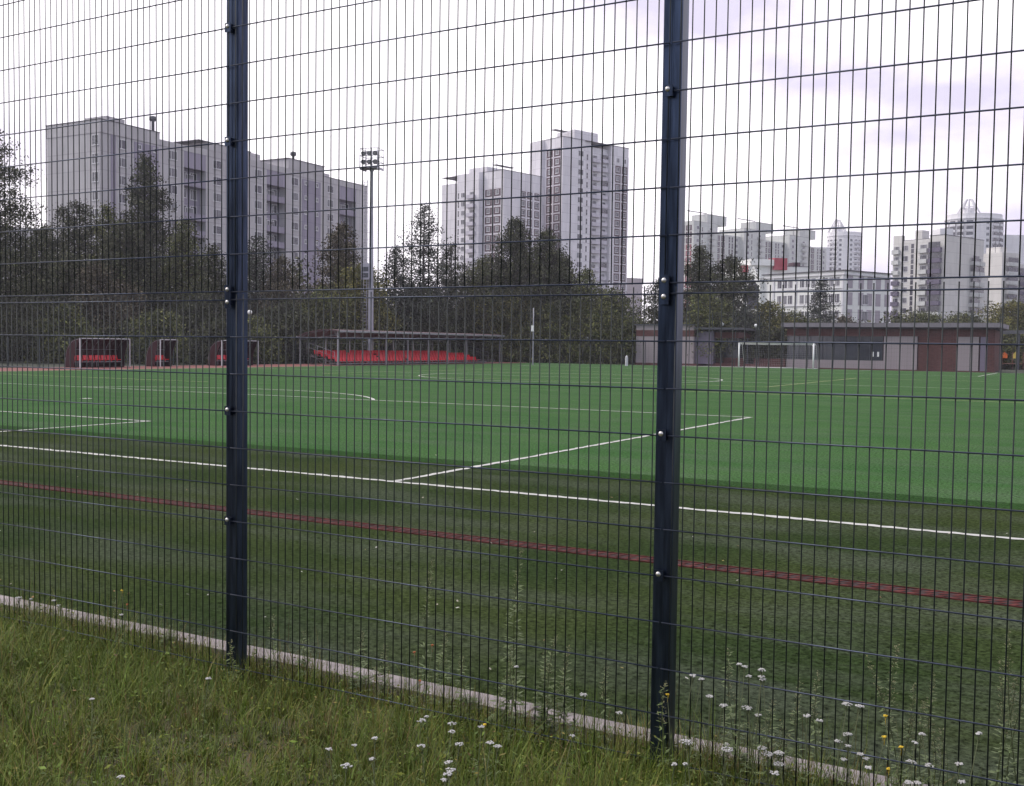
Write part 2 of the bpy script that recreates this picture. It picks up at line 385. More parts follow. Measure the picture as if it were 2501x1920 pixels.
# ============================================================ FAR SIDE OF THE PITCH
K = 1.14303
m_white = mat('white_frame_paint', (.78, .78, .78), .5, .08, 4)
m_steel = mat('grey_steel', (.27, .27, .30), .5, .1, 5, metal=.3)
m_lsteel = mat('light_steel', (.48, .47, .50), .5, .1, 5)
m_dsteel = mat('dark_steel', (.05, .055, .07), .5, .1, 5)
m_seat = mat('red_plastic_seat', (.72, .014, .03), .45, .12, 8)
m_canopy = mat('dark_red_canopy', (.035, .008, .012), .6, .15, 3, spec=.15)
m_net = mat('net_cord', (.45, .45, .47), .9)

goal = empty('football_goal', (0, LY, 0), 0, 'white framed full-size football goal with net in front of the brick pavilion', 'goal')
for s in (-1, 1):
    o = MB(); o.tube([(3.72*s, 0, -.1), (3.72*s, 0, 2.50)], .075, 12); o.build('goal_post', m_white, goal)
    o = MB(); o.tube([(3.72*s, 0, 2.49), (3.72*s, 1.0, 2.35), (3.72*s, 1.9, 0.02)], .028, 8); o.tube([(3.72*s, 0, .03), (3.72*s, 1.9, .03)], .028, 8)
    o.tube([(3.72*s, .02, 2.1), (3.46*s, .02, 2.48)], .022, 6); o.build('side_frame', m_white, goal)
o = MB(); o.tube([(-3.72, 0, 2.50), (3.72, 0, 2.50)], .075, 12); o.build('crossbar', m_white, goal)
o = MB(); o.tube([(-3.72, 1.9, .03), (3.72, 1.9, .03)], .028, 8); o.tube([(-3.72, 1.0, 2.35), (3.72, 1.0, 2.35)], .02, 8); o.build('rear_bar', m_white, goal)
o = MB()
prof = [(0, 2.49), (.5, 2.42), (1.0, 2.34), (1.25, 1.75), (1.5, 1.15), (1.72, .55), (1.9, .03)]
for i in range(32):
    x_ = -3.72+7.44*i/31; o.tube([(x_, p[0]-.05*math.sin(i*1.7), p[1]-.03*abs(math.sin(i*.9))) for p in prof], .004, 3, cap=False)
for t in np.linspace(0, 1, 18):
    yy = np.interp(t, np.linspace(0, 1, 7), [p[0] for p in prof]); zz = np.interp(t, np.linspace(0, 1, 7), [p[1] for p in prof])
    o.tube([(-3.72, yy, zz), (0, yy, zz-.05), (3.72, yy, zz)], .004, 3, cap=False)
for s in (-1, 1):
    for z_ in np.linspace(.1, 2.3, 12): o.tube([(3.72*s, 0, z_), (3.72*s, 1.9-z_*.38, z_)], .004, 3, cap=False)
o.build('net', m_net, goal)

# ---- grandstand
st = empty('grandstand', (-28.8, 59.3, 0), 0, 'long covered grandstand with rows of red seats behind the far touchline', 'grandstand')
LN = 27.6
m_sroof = mat('maroon_roof_sheet', (.075, .025, .035), .5, .15, 1.5)
rp = [(.35, 2.93), (0, 3.0), (-1.0, 3.06), (-2.2, 2.98), (-3.4, 2.74), (-4.3, 2.45)]
o = MB(); th = .05
o.prism([(p[0], p[1]+th) for p in rp]+[(p[0], p[1]) for p in rp[::-1]], -.25, LN+.25); o.build('roof', m_sroof, st)
o = MB(); o.box(.36, .42, -.3, LN+.3, 2.86, 3.02); o.box(-4.38, -4.31, -.3, LN+.3, 2.36, 2.5); o.build('fascia', m_steel, st)
for i in range(9):
    y_ = LN*i/8
    o = MB(); o.box(-.05, .05, y_-.05, y_+.05, 0, 2.98)
    o.tube([(.0, y_, 2.45), (-.4, y_, 2.95)], .025, 6); o.build('column', m_steel, st)
    o = MB(); o.box(-4.2, -4.1, y_-.05, y_+.05, 0, 2.5); o.build('column', m_steel, st)
    o = MB()
    for a, b in zip(rp[:-1], rp[1:]): o.tube([(a[0], y_, a[1]-.06), (b[0], y_, b[1]-.06)], .035, 6)
    for q in (1, 2, 3, 4): o.tube([(rp[q][0], y_, rp[q][1]-.06), (rp[q][0]-.5, y_, rp[q][1]-.34)], .016, 5)
    o.tube([(0, y_, 2.62), (-4.1, y_, 2.2)], .02, 5)
    o.build('roof_truss', m_steel, st)
m_plank = mat('terrace_grey', (.16, .14, .15), .8, .2, 3)
o = MB()
for r_ in range(4):
    zt = .18+.20*r_; o.box(-.75-.78*r_-.42, -.75-.78*r_+.36, .4, LN-2.0, zt-.05, zt)
for y_ in np.arange(.5, LN-2, 1.9):
    o.tube([(-.4, y_, .05), (-3.5, y_, .75)], .03, 5); o.tube([(-.4, y_, 0), (-.4, y_, .2)], .03, 5); o.tube([(-3.4, y_, 0), (-3.4, y_, .8)], .03, 5); o.tube([(-.4, y_, .03), (-3.4, y_, .03)], .025, 5); o.tube([(-1.9, y_, 0), (-3.4, y_, .9)], .02, 5)
for z_ in (.08, .3): o.box(-.44, -.38, .3, LN-.3, z_, z_+.05)
o.build('terrace_frame', m_plank, st)
o = MB()
for ye in (.2, LN-1.6):
    for q in range(4):
        o.tube([(-.5-.95*q, ye, .2+.25*q), (-.5-.95*q, ye, 1.15+.25*q)], .02, 5)
    o.tube([(-.5, ye, 1.15), (-3.35, ye, 1.9)], .02, 5); o.tube([(-.5, ye, .75), (-3.35, ye, 1.5)], .016, 5)
o.tube([(-3.6, .2, 1.9), (-3.6, LN-1.6, 1.9)], .018, 5)
for y_ in np.arange(.2, LN-1.6, 2.2): o.tube([(-3.6, y_, .9), (-3.6, y_, 1.9)], .016, 5)
o.build('guard_rail', m_steel, st)
def seat_mb():
    o = MB()
    o.prism([(-.02, .0), (.40, .03), (.41, .07), (.0, .045), (-.09, .36), (-.13, .35), (-.06, .04)], -.2, .2)
    o.box(.1, .22, -.03, .03, -.14, .01); return o
smb = seat_mb(); sme = smb.mesh('seat', m_seat)
cnt = 0; rest = MB()
for r_ in range(4):
    y_ = 1.1+(.35*r_ if r_ else 0)*0; k = 0
    while y_ < 24.3-(2.0 if r_ == 3 else 0)+(.0):
        if (r_, k) not in ((1, 14), (2, 15), (0, 21), (3, 9)):
            zt = .18+.20*r_+.14; X_ = -.95-.78*r_
            if cnt < 98 and r_ in (0, 1) or (r_ == 3 and cnt < 98):
                so_ = bpy.data.objects.new('seat', sme); link(so_, st); so_.location = (X_, y_, zt); so_.rotation_euler = (0, 0, rng.normal(0, .02)); cnt += 1
            else: rest.join(smb.xform(Matrix.Translation((X_, y_, zt))))
        y_ += .5; k += 1
o = rest.build('seat', m_seat, st); o['kind'] = 'stuff'; o['label'] = 'remaining red seats of the upper rows'

# ---- dugouts
def dugout(y0, y1, nseat, label):
    d = empty('dugout', (-32.5, y0, 0), 0, label, 'dugout', 'team dugouts beside the running track')
    L = y1-y0; arcp = [(0, 2.0), (-.45, 1.95), (-.85, 1.78), (-1.15, 1.5), (-1.35, 1.15), (-1.45, .75), (-1.5, 0)]
    o = MB(); o.prism([(p[0], p[1]) for p in arcp]+[(p[0]+.025, p[1]-.02) for p in arcp[::-1]], 0, L); o.build('canopy', m_canopy, d)
    for ye in (0, L):
        o = MB(); o.prism([(0, 1.99), *[(p[0], p[1]) for p in arcp[1:]], (-.55, 0), (-.55, .7), (-.4, 1.2), (-.1, 1.8)], ye-.012, ye+.012); o.build('side_panel', m_canopy, d)
    o = MB()
    for ye in (0, L): o.box(.0, .06, ye-.03, ye+.03, 0, 2.04)
    o.box(.0, .06, 0, L, 1.98, 2.04); o.build('front_frame', m_lsteel, d)
    nr = max(2, round(L/1.0))
    for i in range(nr+1):
        o = MB(); y_ = L*i/nr
        for a, b in zip(arcp[:-1], arcp[1:]): o.tube([(a[0]+.04, y_, a[1]-.03), (b[0]+.05, y_, b[1]-.02)], .018, 5)
        o.build('rib', m_steel, d)
    o = MB(); o.tube([(-1.25, 0, 1.25), (-1.25, L, 1.25)], .018, 5); o.box(-1.15, -.75, .1, L-.1, .36, .4)
    for y_ in np.linspace(.5, L-.5, 3): o.tube([(-.9, y_, 0), (-.9, y_, .38)], .025, 6)
    o.build('bench_rail', m_steel, d)
    for i in range(nseat):
        so_ = bpy.data.objects.new('seat', sme); link(so_, d); so_.location = (-1.05, .35+(L-.7)*(i/(max(1, nseat-1))), .48)
dugout(36.2, 40.4, 8, 'dark red curved dugout with a row of eight seats, nearest to the left frame edge')
dugout(43.2, 44.8, 3, 'narrow dark red curved dugout with a few seats, middle one of the three')
dugout(49.4, 53.5, 8, 'dark red curved dugout partly behind the left fence post, closest to the grandstand')

# ---- floodlight mast
P = at(905, 105)
mast = empty('floodlight_mast', (P[0], P[1], 0), R(12), 'tall slim floodlight mast with a caged lamp platform rising behind the grandstand', 'floodlight')
m_mast = mat('mast_galvanised', (.34, .33, .39), .45, .15, .8, metal=.25)
o = MB(); o.lathe([(.30, 0), (.27, 6), (.20, 12), (.155, 19.0), (.30, 19.3), (.0001, 19.3)], n=16); o.build('pole', m_mast, mast)
o = MB(); o.box(-.95, .95, -.75, .75, 19.3, 19.38)
for x_ in (-.95, .95):
    o.box(x_-.03, x_+.03, -.75, .75, 19.14, 19.3)
o.build('platform', m_mast, mast)
o = MB()
for x_ in (-.95, -.32, .32, .95):
    for y_ in (-.75, .75): o.tube([(x_, y_, 19.38), (x_+(.0), y_, 21.2)], .035, 5)
for z_ in (19.9, 20.5, 21.2):
    for y_ in (-.75, .75): o.tube([(-.95, y_, z_), (.95, y_, z_)], .035, 5)
    for x_ in (-.95, .95): o.tube([(x_, -.75, z_), (x_, .75, z_)], .035, 5)
for x_ in (-.95,): o.tube([(x_, -.75, 19.4), (x_, .75, 21.2)], .016, 5); o.tube([(x_, .75, 19.4), (x_, -.75, 21.2)], .016, 5)
o.build('railing', m_mast, mast)
m_lens = mat('lamp_glass', (.25, .25, .28), .1, spec=.8)
for r_ in range(2):
    for c_ in range(3):
        x_ = -.42+.62*c_; z_ = 19.85+.82*r_
        o = MB(); o.lathe([(.0001, -.28), (.14, -.25), (.17, -.1), (.25, .12), (.24, .14)], n=14, axis='y')
        o = o.xform(Matrix.Translation((x_, -.95, z_)) @ Matrix.Rotation(R(28), 4, 'X') @ Matrix.Rotation(R(10*(c_-1)), 4, 'Z'))
        fl = o.build('floodlight', m_dsteel, mast)
        o = MB(); o.lathe([(.23, .125), (.0001, .135)], n=14, axis='y')
        o = o.xform(Matrix.Translation((x_, -.95, z_)) @ Matrix.Rotation(R(28), 4, 'X') @ Matrix.Rotation(R(10*(c_-1)), 4, 'Z')); o.build('lens', m_lens, fl)
o = MB()
for x_ in (-.78, -.42): o.tube([(x_, -.1, .6), (x_+.1*0, -.1, 18.2)], .035, 5)
for z_ in np.arange(.8, 18.2, .33): o.tube([(-.78, -.1, z_), (-.42, -.1, z_)], .022, 4, cap=False)
for z_ in np.arange(2.4, 18.2, .9):
    o.tube([(-.6+.38*math.cos(t), -.1+.38*math.sin(t), z_) for t in np.linspace(math.pi*1.0, math.pi*2, 7)], .014, 4, cap=False)
for t in (-2.6, -1.57, -.5): o.tube([(-.6+.38*math.cos(t), -.1+.38*math.sin(t), 2.4), (-.6+.38*math.cos(t), -.1+.38*math.sin(t), 18.1)], .012, 4)
for z_ in (3, 8, 13, 18): o.tube([(-.42, -.1, z_), (-.1, 0, z_)], .02, 4)
o.build('ladder', m_mast, mast)
o = MB(); o.box(-.9, .1, -.42, -.2, 8.3, 9.9); 
for q in (8.5, 9.1): o.box(-.8, -.1, -.44, -.42, q, q+.45, 1)
o.build('control_box', [m_mast, m_dsteel], mast)

# ---- lamps, pole, bollard
m_globe = mat('opal_globe', (.75, .75, .76), .3)
def lamp(x, d, h, label):
    P = at(x, d); t = empty('street_lamp', (P[0], P[1], 0), 0, label, 'street lamp', 'white globe lamps around the pitch')
    o = MB(); o.lathe([(.09, 0), (.08, .6), (.045, .65), (.035, h-.25), (.07, h-.2)], n=10); o.build('pole', m_dsteel, t)
    o = MB(); r_ = .19; o.lathe([(max(.0001, r_*math.cos(a)), h+r_*math.sin(a)) for a in np.linspace(-1.45, math.pi/2, 12)], n=16); o.build('globe', m_globe, t)
lamp(610, 85, 4.32, 'white globe lamp on a dark pole just right of the left fence post')
lamp(1763, 112, 4.5, 'white globe lamp at the edge of the left pavilion canopy')
lamp(1845, 113, 4.4, 'white globe lamp between the two pavilions above the goal')
lamp(1434, 118, 2.9, 'small pale globe lamp low among the dark trees left of the right fence post')
P = at(1302, 105)
o = MB(); o.lathe([(.075, 0), (.07, 3.5), (.055, 5.7), (.0001, 5.72)], n=10); o.box(-.14, .1, -.12, .1, 3.3, 4.1)
t = empty('signal_pole', (P[0], P[1], 0), 0, 'thin pale pole with a small box halfway up, right of the grandstand', 'pole')
q = MB(); q.lathe([(.075, 0), (.07, 3.5), (.055, 5.7), (.0001, 5.72)], n=10); q.build('pole', m_steel, t)
q = MB(); q.box(-.16, .09, -.2, -.07, 3.35, 3.95); q.build('junction_box', m_white, t)
P = at(1531, 106)
q = MB(); q.lathe([(.16, 0), (.15, .8), (.10, 1.0), (.0001, 1.08)], n=12)
tag(q.build('bollard', m_lsteel, None, (P[0], P[1], 0)), 'short white rounded bollard on the grass left of the pale pavilion', 'bollard')

# ---- tall fence behind the far goal
m_ffence = mat('far_fence_paint', (.02, .03, .035), .6)
ff = empty('ball_fence', (2, 94.6, 0), 0, 'tall dark thin-posted ball-stop fence behind the far goal and pavilions', 'fence')
for i in range(24):
    x_ = -30+2.5*i; q = MB(); q.box(x_-.03-2, x_+.03-2, -.03, .03, -.1, 5.6 if x_ > -12 else 2.6); q.build('post', m_ffence, ff)
q = MB()
for z_ in np.arange(.1, 2.6, .2): q.tube([(-32, -.04, z_), (-13.5, -.04, z_)], .003, 3, cap=False)
for z_ in list(np.arange(.1, 5.6, .4))+[5.6]: q.tube([(-12, -.04, z_), (25.5, -.04, z_)], .0035 if z_ < 5.5 else .012, 3, cap=False)
for x_ in np.arange(-12, 25.5, .25): q.tube([(x_, -.04, .1), (x_, -.04, 5.6)], .003, 3, cap=False)
q.build('wire_panel', m_ffence, ff)
# touchline fence behind stand and dugouts
fl_ = empty('low_fence', (-38.5, 60, 0), 0, 'low dark mesh fence between the running track and the trees', 'fence')
for i in range(34):
    y_ = -30+2.5*i; q = MB(); q.box(-.03, .03, y_-.03, y_+.03, -.1, 2.1); q.build('post', m_ffence, fl_)
q = MB()
for z_ in np.arange(.1, 2.1, .2): q.tube([(.04, -30, z_), (.04, 52.5, z_)], .004, 3, cap=False)
q.build('wire_panel', m_ffence, fl_)

# ---- pavilions
def brickish(name, c, c2, mo, bw=.25, bh=.075, ms=.008):
    return panel_mat(name, c, mo, bw, bh, ms, .18, .22)
m_brick = brickish('red_brick', (.095, .040, .038), None, (.11, .07, .065))
m_lpan = panel_mat('pale_render_panel', (.30, .26, .275), (.21, .185, .195), 1.5, 3.2, .012, .06, .04)
m_lil = mat('lilac_panel', (.16, .135, .19), .8, .06, 1)
m_glassd = mat('dark_glass', (.035, .04, .055), .08, .3, .7, spec=.9)
m_slab = mat('roof_edge_grey', (.18, .165, .19), .7, .1, 1.2)
m_shadow = mat('dark_soffit', (.035, .025, .035), .8)  # shade under the roof edge put into the colour
def X_on(x, Y): return float(onY(x, 860, Y)[0])
Yp = 98.5; X0 = X_on(1921, Yp)
pv = empty('pavilion', (X0, Yp, 0), 0, 'long low brick pavilion with a flat roof and a dark window band behind the goal', 'pavilion')
def u(x): return X_on(x, Yp)-X0
W = u(2429)
q = MB(); q.box(.02, W-.02, .35, 9, .0, 4.0); q.box(0, W, 0, .33, 3.32, 4.06)
q.box(u(2243), u(2337), .0, .34, 0, 3.318); q.box(u(2412), W, 0, .34, 0, 3.318); q.build('brick_wall', m_brick, pv)
for bb in ((0, u(2158), .02, .34, .02, .86), (u(2158)+.001, u(2240), .01, .34, .02, 3.316), (u(2337.5), u(2390), .01, .34, .02, 3.316)): q = MB(); q.box(*bb); q.build('render_panel', m_lpan, pv)
q = MB(); q.box(u(2394), u(2411.5), .03, .34, .02, 3.316); q.build('lilac_panel', m_lil, pv)
q = MB(); q.box(-.5, W+.5, -.6, 9.5, 4.22, 4.66); q.build('roof', m_slab, pv)
q = MB(); q.box(-.3, W+.3, -.35, 9.2, 4.062, 4.218); q.build('soffit', m_shadow, pv)  # dark strip standing in for the shadow below the roof
q = MB(); q.box(0.1, u(2155), .16, .2, .86, 3.31); q.build('window_band', m_glassd, pv)
for i in range(9):
    xx = .06+(u(2155)-.1)*i/8; q = MB(); q.box(xx-.035, xx+.035, .06, .155, .86, 3.31); q.build('mullion', m_dsteel, pv)
for x_ in (2129, 2142):
    q = MB(); q.box(u(x_), u(x_+4.5), .10, .155, 1.25, 1.75); q.build('notice', m_white, pv)
q = MB(); q.box(-.1, W+.1, -.02, .34, -.1, .018); q.build('plinth', m_brick, pv)
Yl = 94.9+0.9; X1 = X_on(1553, Yl)
pl = empty('pavilion', (X1, Yl, 0), 0, 'small pale panelled pavilion with a red band, half hidden by the right fence post', 'pavilion')
def u2(x): return X_on(x, Yl)-X1
W2 = u2(1694)
for bb in ((0, W2, 0, 7, .22, 3.12), (0, W2, 0, 7, 3.80, 4.32)): q = MB(); q.box(*bb); q.build('render_panel', m_lpan, pl)
q = MB(); q.box(.01, W2-.01, -.015, 6.98, 3.122, 3.798); q.box(-.06, W2+.5, -.05, 7, -.1, .218); q.box(W2+.3, W2+4.6, .8, 6.5, 3.0, 3.62); q.build('brick_band', m_brick, pl)
q = MB(); q.box(-.2, W2+.1, -.15, 7.2, 4.322, 4.44); q.box(W2+.002, W2+5.0, -.15, 7.2, 3.88, 4.1); q.build('roof', m_dsteel, pl)
q = MB(); q.box(W2+.002, W2+2.0, .5, 6.9, .22, 3.7); q.build('side_wall', m_lil, pl)
q = MB(); q.box(W2+2.002, W2+4.4, 1.8, 6.4, .0, 2.998); q.build('glazed_entrance', m_glassd, pl)
for xx in (.9, 2.1, 3.2, 4.35):
    q = MB(); q.box(W2+xx+1-.05, W2+xx+1+.05, 1.66, 1.795, 0, 3.0); q.build('mullion', m_dsteel, pl)
Yw = 97.2
xa, xb = X_on(1738, Yw), X_on(1915, Yw)
q = MB(); q.box(xa, (xa+xb)/2-.3, Yw, Yw+.3, -.1, .92); q.box((xa+xb)/2+.6, xb, Yw+.4, Yw+.7, -.1, .88); q.box(xa, xb, Yw-.7, Yw-.4, -.1, .3)
tag(q.build('garden_wall', m_brick), 'low red brick terrace walls between the two pavilions behind the goal', 'wall')
# pergola and play frames at the right edge
P = at(2432, 118); P2 = at(2540, 112)
pg = empty('pergola', (P[0], P[1], 0), math.atan2(P2[1]-P[1], P2[0]-P[0]), 'dark open pergola beam right of the long brick pavilion', 'pergola')
q = MB(); q.box(0, 9, 0, .3, 3.9, 4.3); q.build('beam', m_dsteel, pg)
for x_ in (.2, 3.2, 6.2, 8.8): q = MB(); q.box(x_-.08, x_+.08, .06, .24, 0, 3.9); q.build('post', m_dsteel, pg)
m_or = mat('orange_plastic', (.6, .12, .02), .45); m_yl = mat('yellow_plastic', (.55, .42, .08), .45); m_br = mat('brown_timber', (.13, .06, .04), .8, .2, 3)
P = at(2455, 120)
pf = empty('play_frame', (P[0], P[1], 0), R(-20), 'small climbing frame with orange and yellow panels beyond the pergola', 'playground')
for x_ in (-1.5, -.3, .9, 2.1):
    q = MB(); q.box(x_-.06, x_+.06, -.06, .06, 0, 1.9); q.build('post', m_br, pf)
for i, (x_, c_) in enumerate([(-1.2, m_yl), (-.0, m_or), (1.2, m_yl)]):
    q = MB(); q.prism([(x_-.3, 1.2), (x_+.3, 1.2), (x_+.3, 1.6), (x_, 1.95), (x_-.3, 1.6)], -.05, .05); q.build('gable_panel', c_, pf)
q = MB(); q.prism([(-1.5, .1), (-.9, .1), (-.8, .8), (-1.2, .95), (-1.6, .8)], -.3, -.1); q.build('spring_seat', m_or, pf)
q = MB(); q.box(-1.5, 2.1, -.5, .5, .55, .65); q.build('deck', m_br, pf)

# ---- parked cars beyond the dugouts
m_tyre = mat('tyre_rubber', (.02, .02, .02), .8); m_rim = mat('wheel_rim', (.4, .4, .42), .35, metal=.7)
m_lampw = mat('headlamp', (.6, .6, .6), .1); m_lampr = mat('tail_lamp', (.35, .02, .02), .2)
def car(P, rz, col, name, label):
    c = empty('parked_car', (P[0], P[1], -.05), rz, label, 'car', 'cars parked behind the dugouts')
    paint = mat(name, col, .25, spec=.6, coat=.6)
    L, Wd = 4.3, .86
    body = [(-2.15, .32), (-2.15, .72), (-2.05, .88), (-1.75, .95), (1.0, .95), (1.75, .82), (2.1, .66), (2.15, .40), (2.05, .30), (1.75, .28), (1.66, .5), (1.4, .64), (1.12, .5), (1.02, .26), (-.95, .26), (-1.05, .5), (-1.33, .64), (-1.6, .5), (-1.7, .28)]
    q = MB(); q.prism(body, -Wd, Wd); q.build('body', paint, c)
    cab = [(-1.75, .951), (-1.35, 1.36), (-.9, 1.46), (.0, 1.46), (.45, 1.36), (1.05, .951)]
    q = MB(); vs = [(p[0], -Wd+(.04 if p[1] < 1 else .17), p[1]) for p in cab]+[(p[0], Wd-(.04 if p[1] < 1 else .17), p[1]) for p in cab]
    n = 6; q.add(vs, [tuple(range(n)), tuple(range(2*n-1, n-1, -1))]+[(i, n+i, n+(i+1) % n, (i+1) % n) for i in range(n)]); q.build('cabin', paint, c)
    for s in (-1, 1):
        q = MB()
        for a in ([(-1.5, 1.0), (-1.2, 1.32), (-.45, 1.36), (-.45, 1.0)], [(-.38, 1.0), (-.38, 1.36), (.1, 1.36), (.42, 1.3), (.85, 1.0)]):
            yb = lambda z: s*(Wd-.04-(z-.95)/.41*.13+.012)
            q.add([(p[0], yb(p[1]), p[1]) for p in a], [tuple(range(len(a)))])
        q.build('side_window', m_glassd, c)
        for x_ in (-1.33, 1.4):
            q = MB(); q.lathe([(.2, -.1), (.31, -.09), (.33, -.05), (.33, .06), (.31, .1), (.2, .1)], (x_, s*(Wd-.08), .32), 18, 0, 'y'); wh = q.build('wheel', m_tyre, c)
            q = MB(); q.lathe([(.0001, .1), (.2, .09), (.21, .05), (.21, -.05), (.2, -.09), (.0001, -.1)], (x_, s*(Wd-.075), .32), 14, 0, 'y'); q.build('rim', m_rim, wh)
        q = MB(); q.box(2.05, 2.14, s*.52-.14, s*.52+.14, .62, .74); q.build('headlight', m_lampw, c)
        q = MB(); q.box(-2.18, -2.1, s*.62-.14, s*.62+.14, .68, .86); q.build('tail_light', m_lampr, c)
    q = MB(); q.add([(.5, -.66, 1.36), (.5, .66, 1.36), (1.05, .78, .97), (1.05, -.78, .97)], [(0, 1, 2, 3)]); q.build('windscreen', m_glassd, c)
car(at(36, 100), R(60), (.55, .55, .57), 'silver_paint', 'pale silver parked car under the trees at the left frame edge')
car(at(352, 98), R(70), (.03, .03, .035), 'black_paint', 'black parked car in the gap between the first two dugouts')
car(at(478, 104), R(75), (.05, .07, .14), 'navy_paint', 'dark blue parked car in the gap beside the middle dugout')
car(at(530, 110), R(75), (.22, .05, .05), 'maroon_paint', 'dull red parked car farthest along the row behind the dugouts')

# ============================================================ BUILDINGS
m_wgl = mat('window_glass', (.03, .03, .045), .12, .5, .9, spec=.8)
m_wcur = mat('window_curtain', (.17, .165, .185), .6, .35, .8)
m_wfr = mat('window_frame_white', (.60, .59, .62), .6)
m_brown = mat('brown_tile_panel', (.070, .035, .045), .8, .15, 2)
m_redf = mat('red_band', (.22, .05, .06), .8)
m_roofd = mat('roof_felt', (.09, .085, .10), .9, .2, .5)
def window_mb(w, h, curtain=False, split=.38, deep=.10):
    """mats: 0 frame, 1 glass, 2 curtain"""
    o = MB(); f = .09
    o.box(-w/2, w/2, -.05, .02, 0, f).box(-w/2, w/2, -.05, .02, h-f, h)
    o.box(-w/2, -w/2+f, -.05, .02, f, h-f).box(w/2-f, w/2, -.05, .02, f, h-f)
    xs_ = -w/2+w*split; o.box(xs_-.04, xs_+.04, -.045, .02, f, h-f)
    o.box(-w/2+f, w/2-f, -.012, .01, f, h-f, 1)
    if curtain: o.box(-w/2+f+.02, xs_-.06, -.022, -.013, f+.02, h-f-.02, 2); o.box(xs_+.45*w*.3, w/2-f-.02, -.022, -.013, f+.02, h-f-.02, 2)
    o.box(-w/2-.06, w/2+.06, -.12, .0, -.06, -.002)
    return o
WM = [m_wfr, m_wgl, m_wcur]
def ac_mb(): 
    o = window_mb(1.7, 1.5, True); o.box(.95, 1.55, -.38, -.02, -.2, .3, 0); return o
def brown_mb(w, h, curtain):
    o = MB(); o.box(-w/2, w/2, -.06, .02, 0, h, 3)
    o.join(window_mb(1.45, 1.45, curtain).xform(Matrix.Translation((0, -.062, .5)))); return o
def balcony_mb(w, h, deep, curtain, dark=False):
    """slab, parapet and the window or door behind; mats 0..2 window, 3 parapet"""
    o = MB(); o.box(-w/2, w/2, -deep, -.002, -.14, 0, 3)
    o.box(-w/2, w/2, -deep-.06, -deep, -.14, 1.0, 3); o.box(-w/2, -w/2+.06, -deep, -.002, 0, 1.0, 3); o.box(w/2-.06, w/2, -deep, -.002, 0, 1.0, 3)
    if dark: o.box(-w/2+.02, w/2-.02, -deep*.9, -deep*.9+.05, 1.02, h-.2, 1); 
    o.join(window_mb(min(w-.4, 2.0), h-.75, curtain, .3).xform(Matrix.Translation((0, -.03, .15)))); return o
def slit_mb(w, h):
    o = MB(); o.box(-w/2, w/2, -.04, .02, 0, h, 1); o.box(-w/2-.05, w/2+.05, -.07, -.04, h*.48, h*.52, 0); return o
MB_CACHE = {}
def proto(key, fn, mats):
    if key not in MB_CACHE:
        mb = fn(); MB_CACHE[key] = (mb, mb.mesh(key[0], mats), mats)
    return MB_CACHE[key]
class Bld:
    def __init__(s, name, label, x0, d0, x1, d1, H, D, cat='building', group=None):
        P0, P1 = at(x0, d0), at(x1, d1); s.ang = math.atan2(P1[1]-P0[1], P1[0]-P0[0]); s.W = math.hypot(P1[0]-P0[0], P1[1]-P0[1])
        s.root = empty(name, (P0[0], P0[1], 0), s.ang, label, cat, group); s.H = H; s.D = D; s.walls = {}; s.pl = []
    def box(s, part, m, *a):
        if part == 'wall': s.walls.setdefault(part, (MB(), m))[0].box(*a)
        else: q_ = MB(); q_.box(*a); q_.build(part, m, s.root)
    def put(s, part, key, fn, mats, wall, u_, z, off=0.0):
        """wall f: y=off facing -y; l: x=off facing -x; r: x=off facing +x"""
        proto(key, fn, mats)
        if wall == 'f': M = Matrix.Translation((u_, off, z))
        elif wall == 'l': M = Matrix.Translation((off, u_, z)) @ Matrix.Rotation(-math.pi/2, 4, 'Z')
        else: M = Matrix.Translation((off, u_, z)) @ Matrix.Rotation(math.pi/2, 4, 'Z')
        s.pl.append((part, key, M, z))
    def win(s, wall, u_, z, w=1.7, h=1.5, off=-.0):
        c = rng.random(); k = ('window', w, h, 0 if c < .5 else 1 if c < .92 or w < 1.5 else 2)
        if k[3] == 2: k = ('window', 'ac'); fn = ac_mb
        else: fn = lambda: window_mb(w, h, k[3] == 1)
        s.put('window', k, fn, WM, wall, u_, z, off)
    def brown(s, wall, u_, z, w=2.5, h=2.25, off=0.0, m=None):
        k = ('window', 'brown', w, h, int(rng.random() < .5), (m or m_brown).name)
        s.put('window', k, lambda: brown_mb(w, h, k[4]), WM+[m or m_brown], wall, u_, z, off)
    def balc(s, wall, u_, z, w, h, deep, m, dark=False, off=0.0):
        k = ('balcony', w, h, deep, m.name, dark, int(rng.random() < .5))
        s.put('balcony', k, lambda: balcony_mb(w, h, deep, k[6], dark), WM+[m], wall, u_, z, off)
    def slit(s, wall, u_, z, w=.5, h=1.5, off=0.0):
        s.put('window', ('window', 'slit', w, h), lambda: slit_mb(w, h), WM, wall, u_, z, off)
    def done(s):
        for part, (mb, m) in s.walls.items(): mb.build(part, m, s.root)
        for part in sorted({p[0] for p in s.pl}):
            L = sorted([p for p in s.pl if p[0] == part], key=lambda p: -p[3])
            for i, (p_, key, M, z) in enumerate(L[:98]):
                ob = bpy.data.objects.new(part, MB_CACHE[key][1]); link(ob, s.root); ob.matrix_local = M
            if L[98:]:
                mats = []; mb = MB()
                for (_, key, M, z) in L[98:]:
                    src, _, ms = MB_CACHE[key]; x_ = src.xform(M)
                    idx = []
                    for m in ms:
                        if m not in mats: mats.append(m)
                        idx.append(mats.index(m))
                    x_.m = [idx[i] for i in x_.m]; mb.join(x_)
                ob = mb.build(part, mats, s.root); ob['kind'] = 'stuff'
        return s

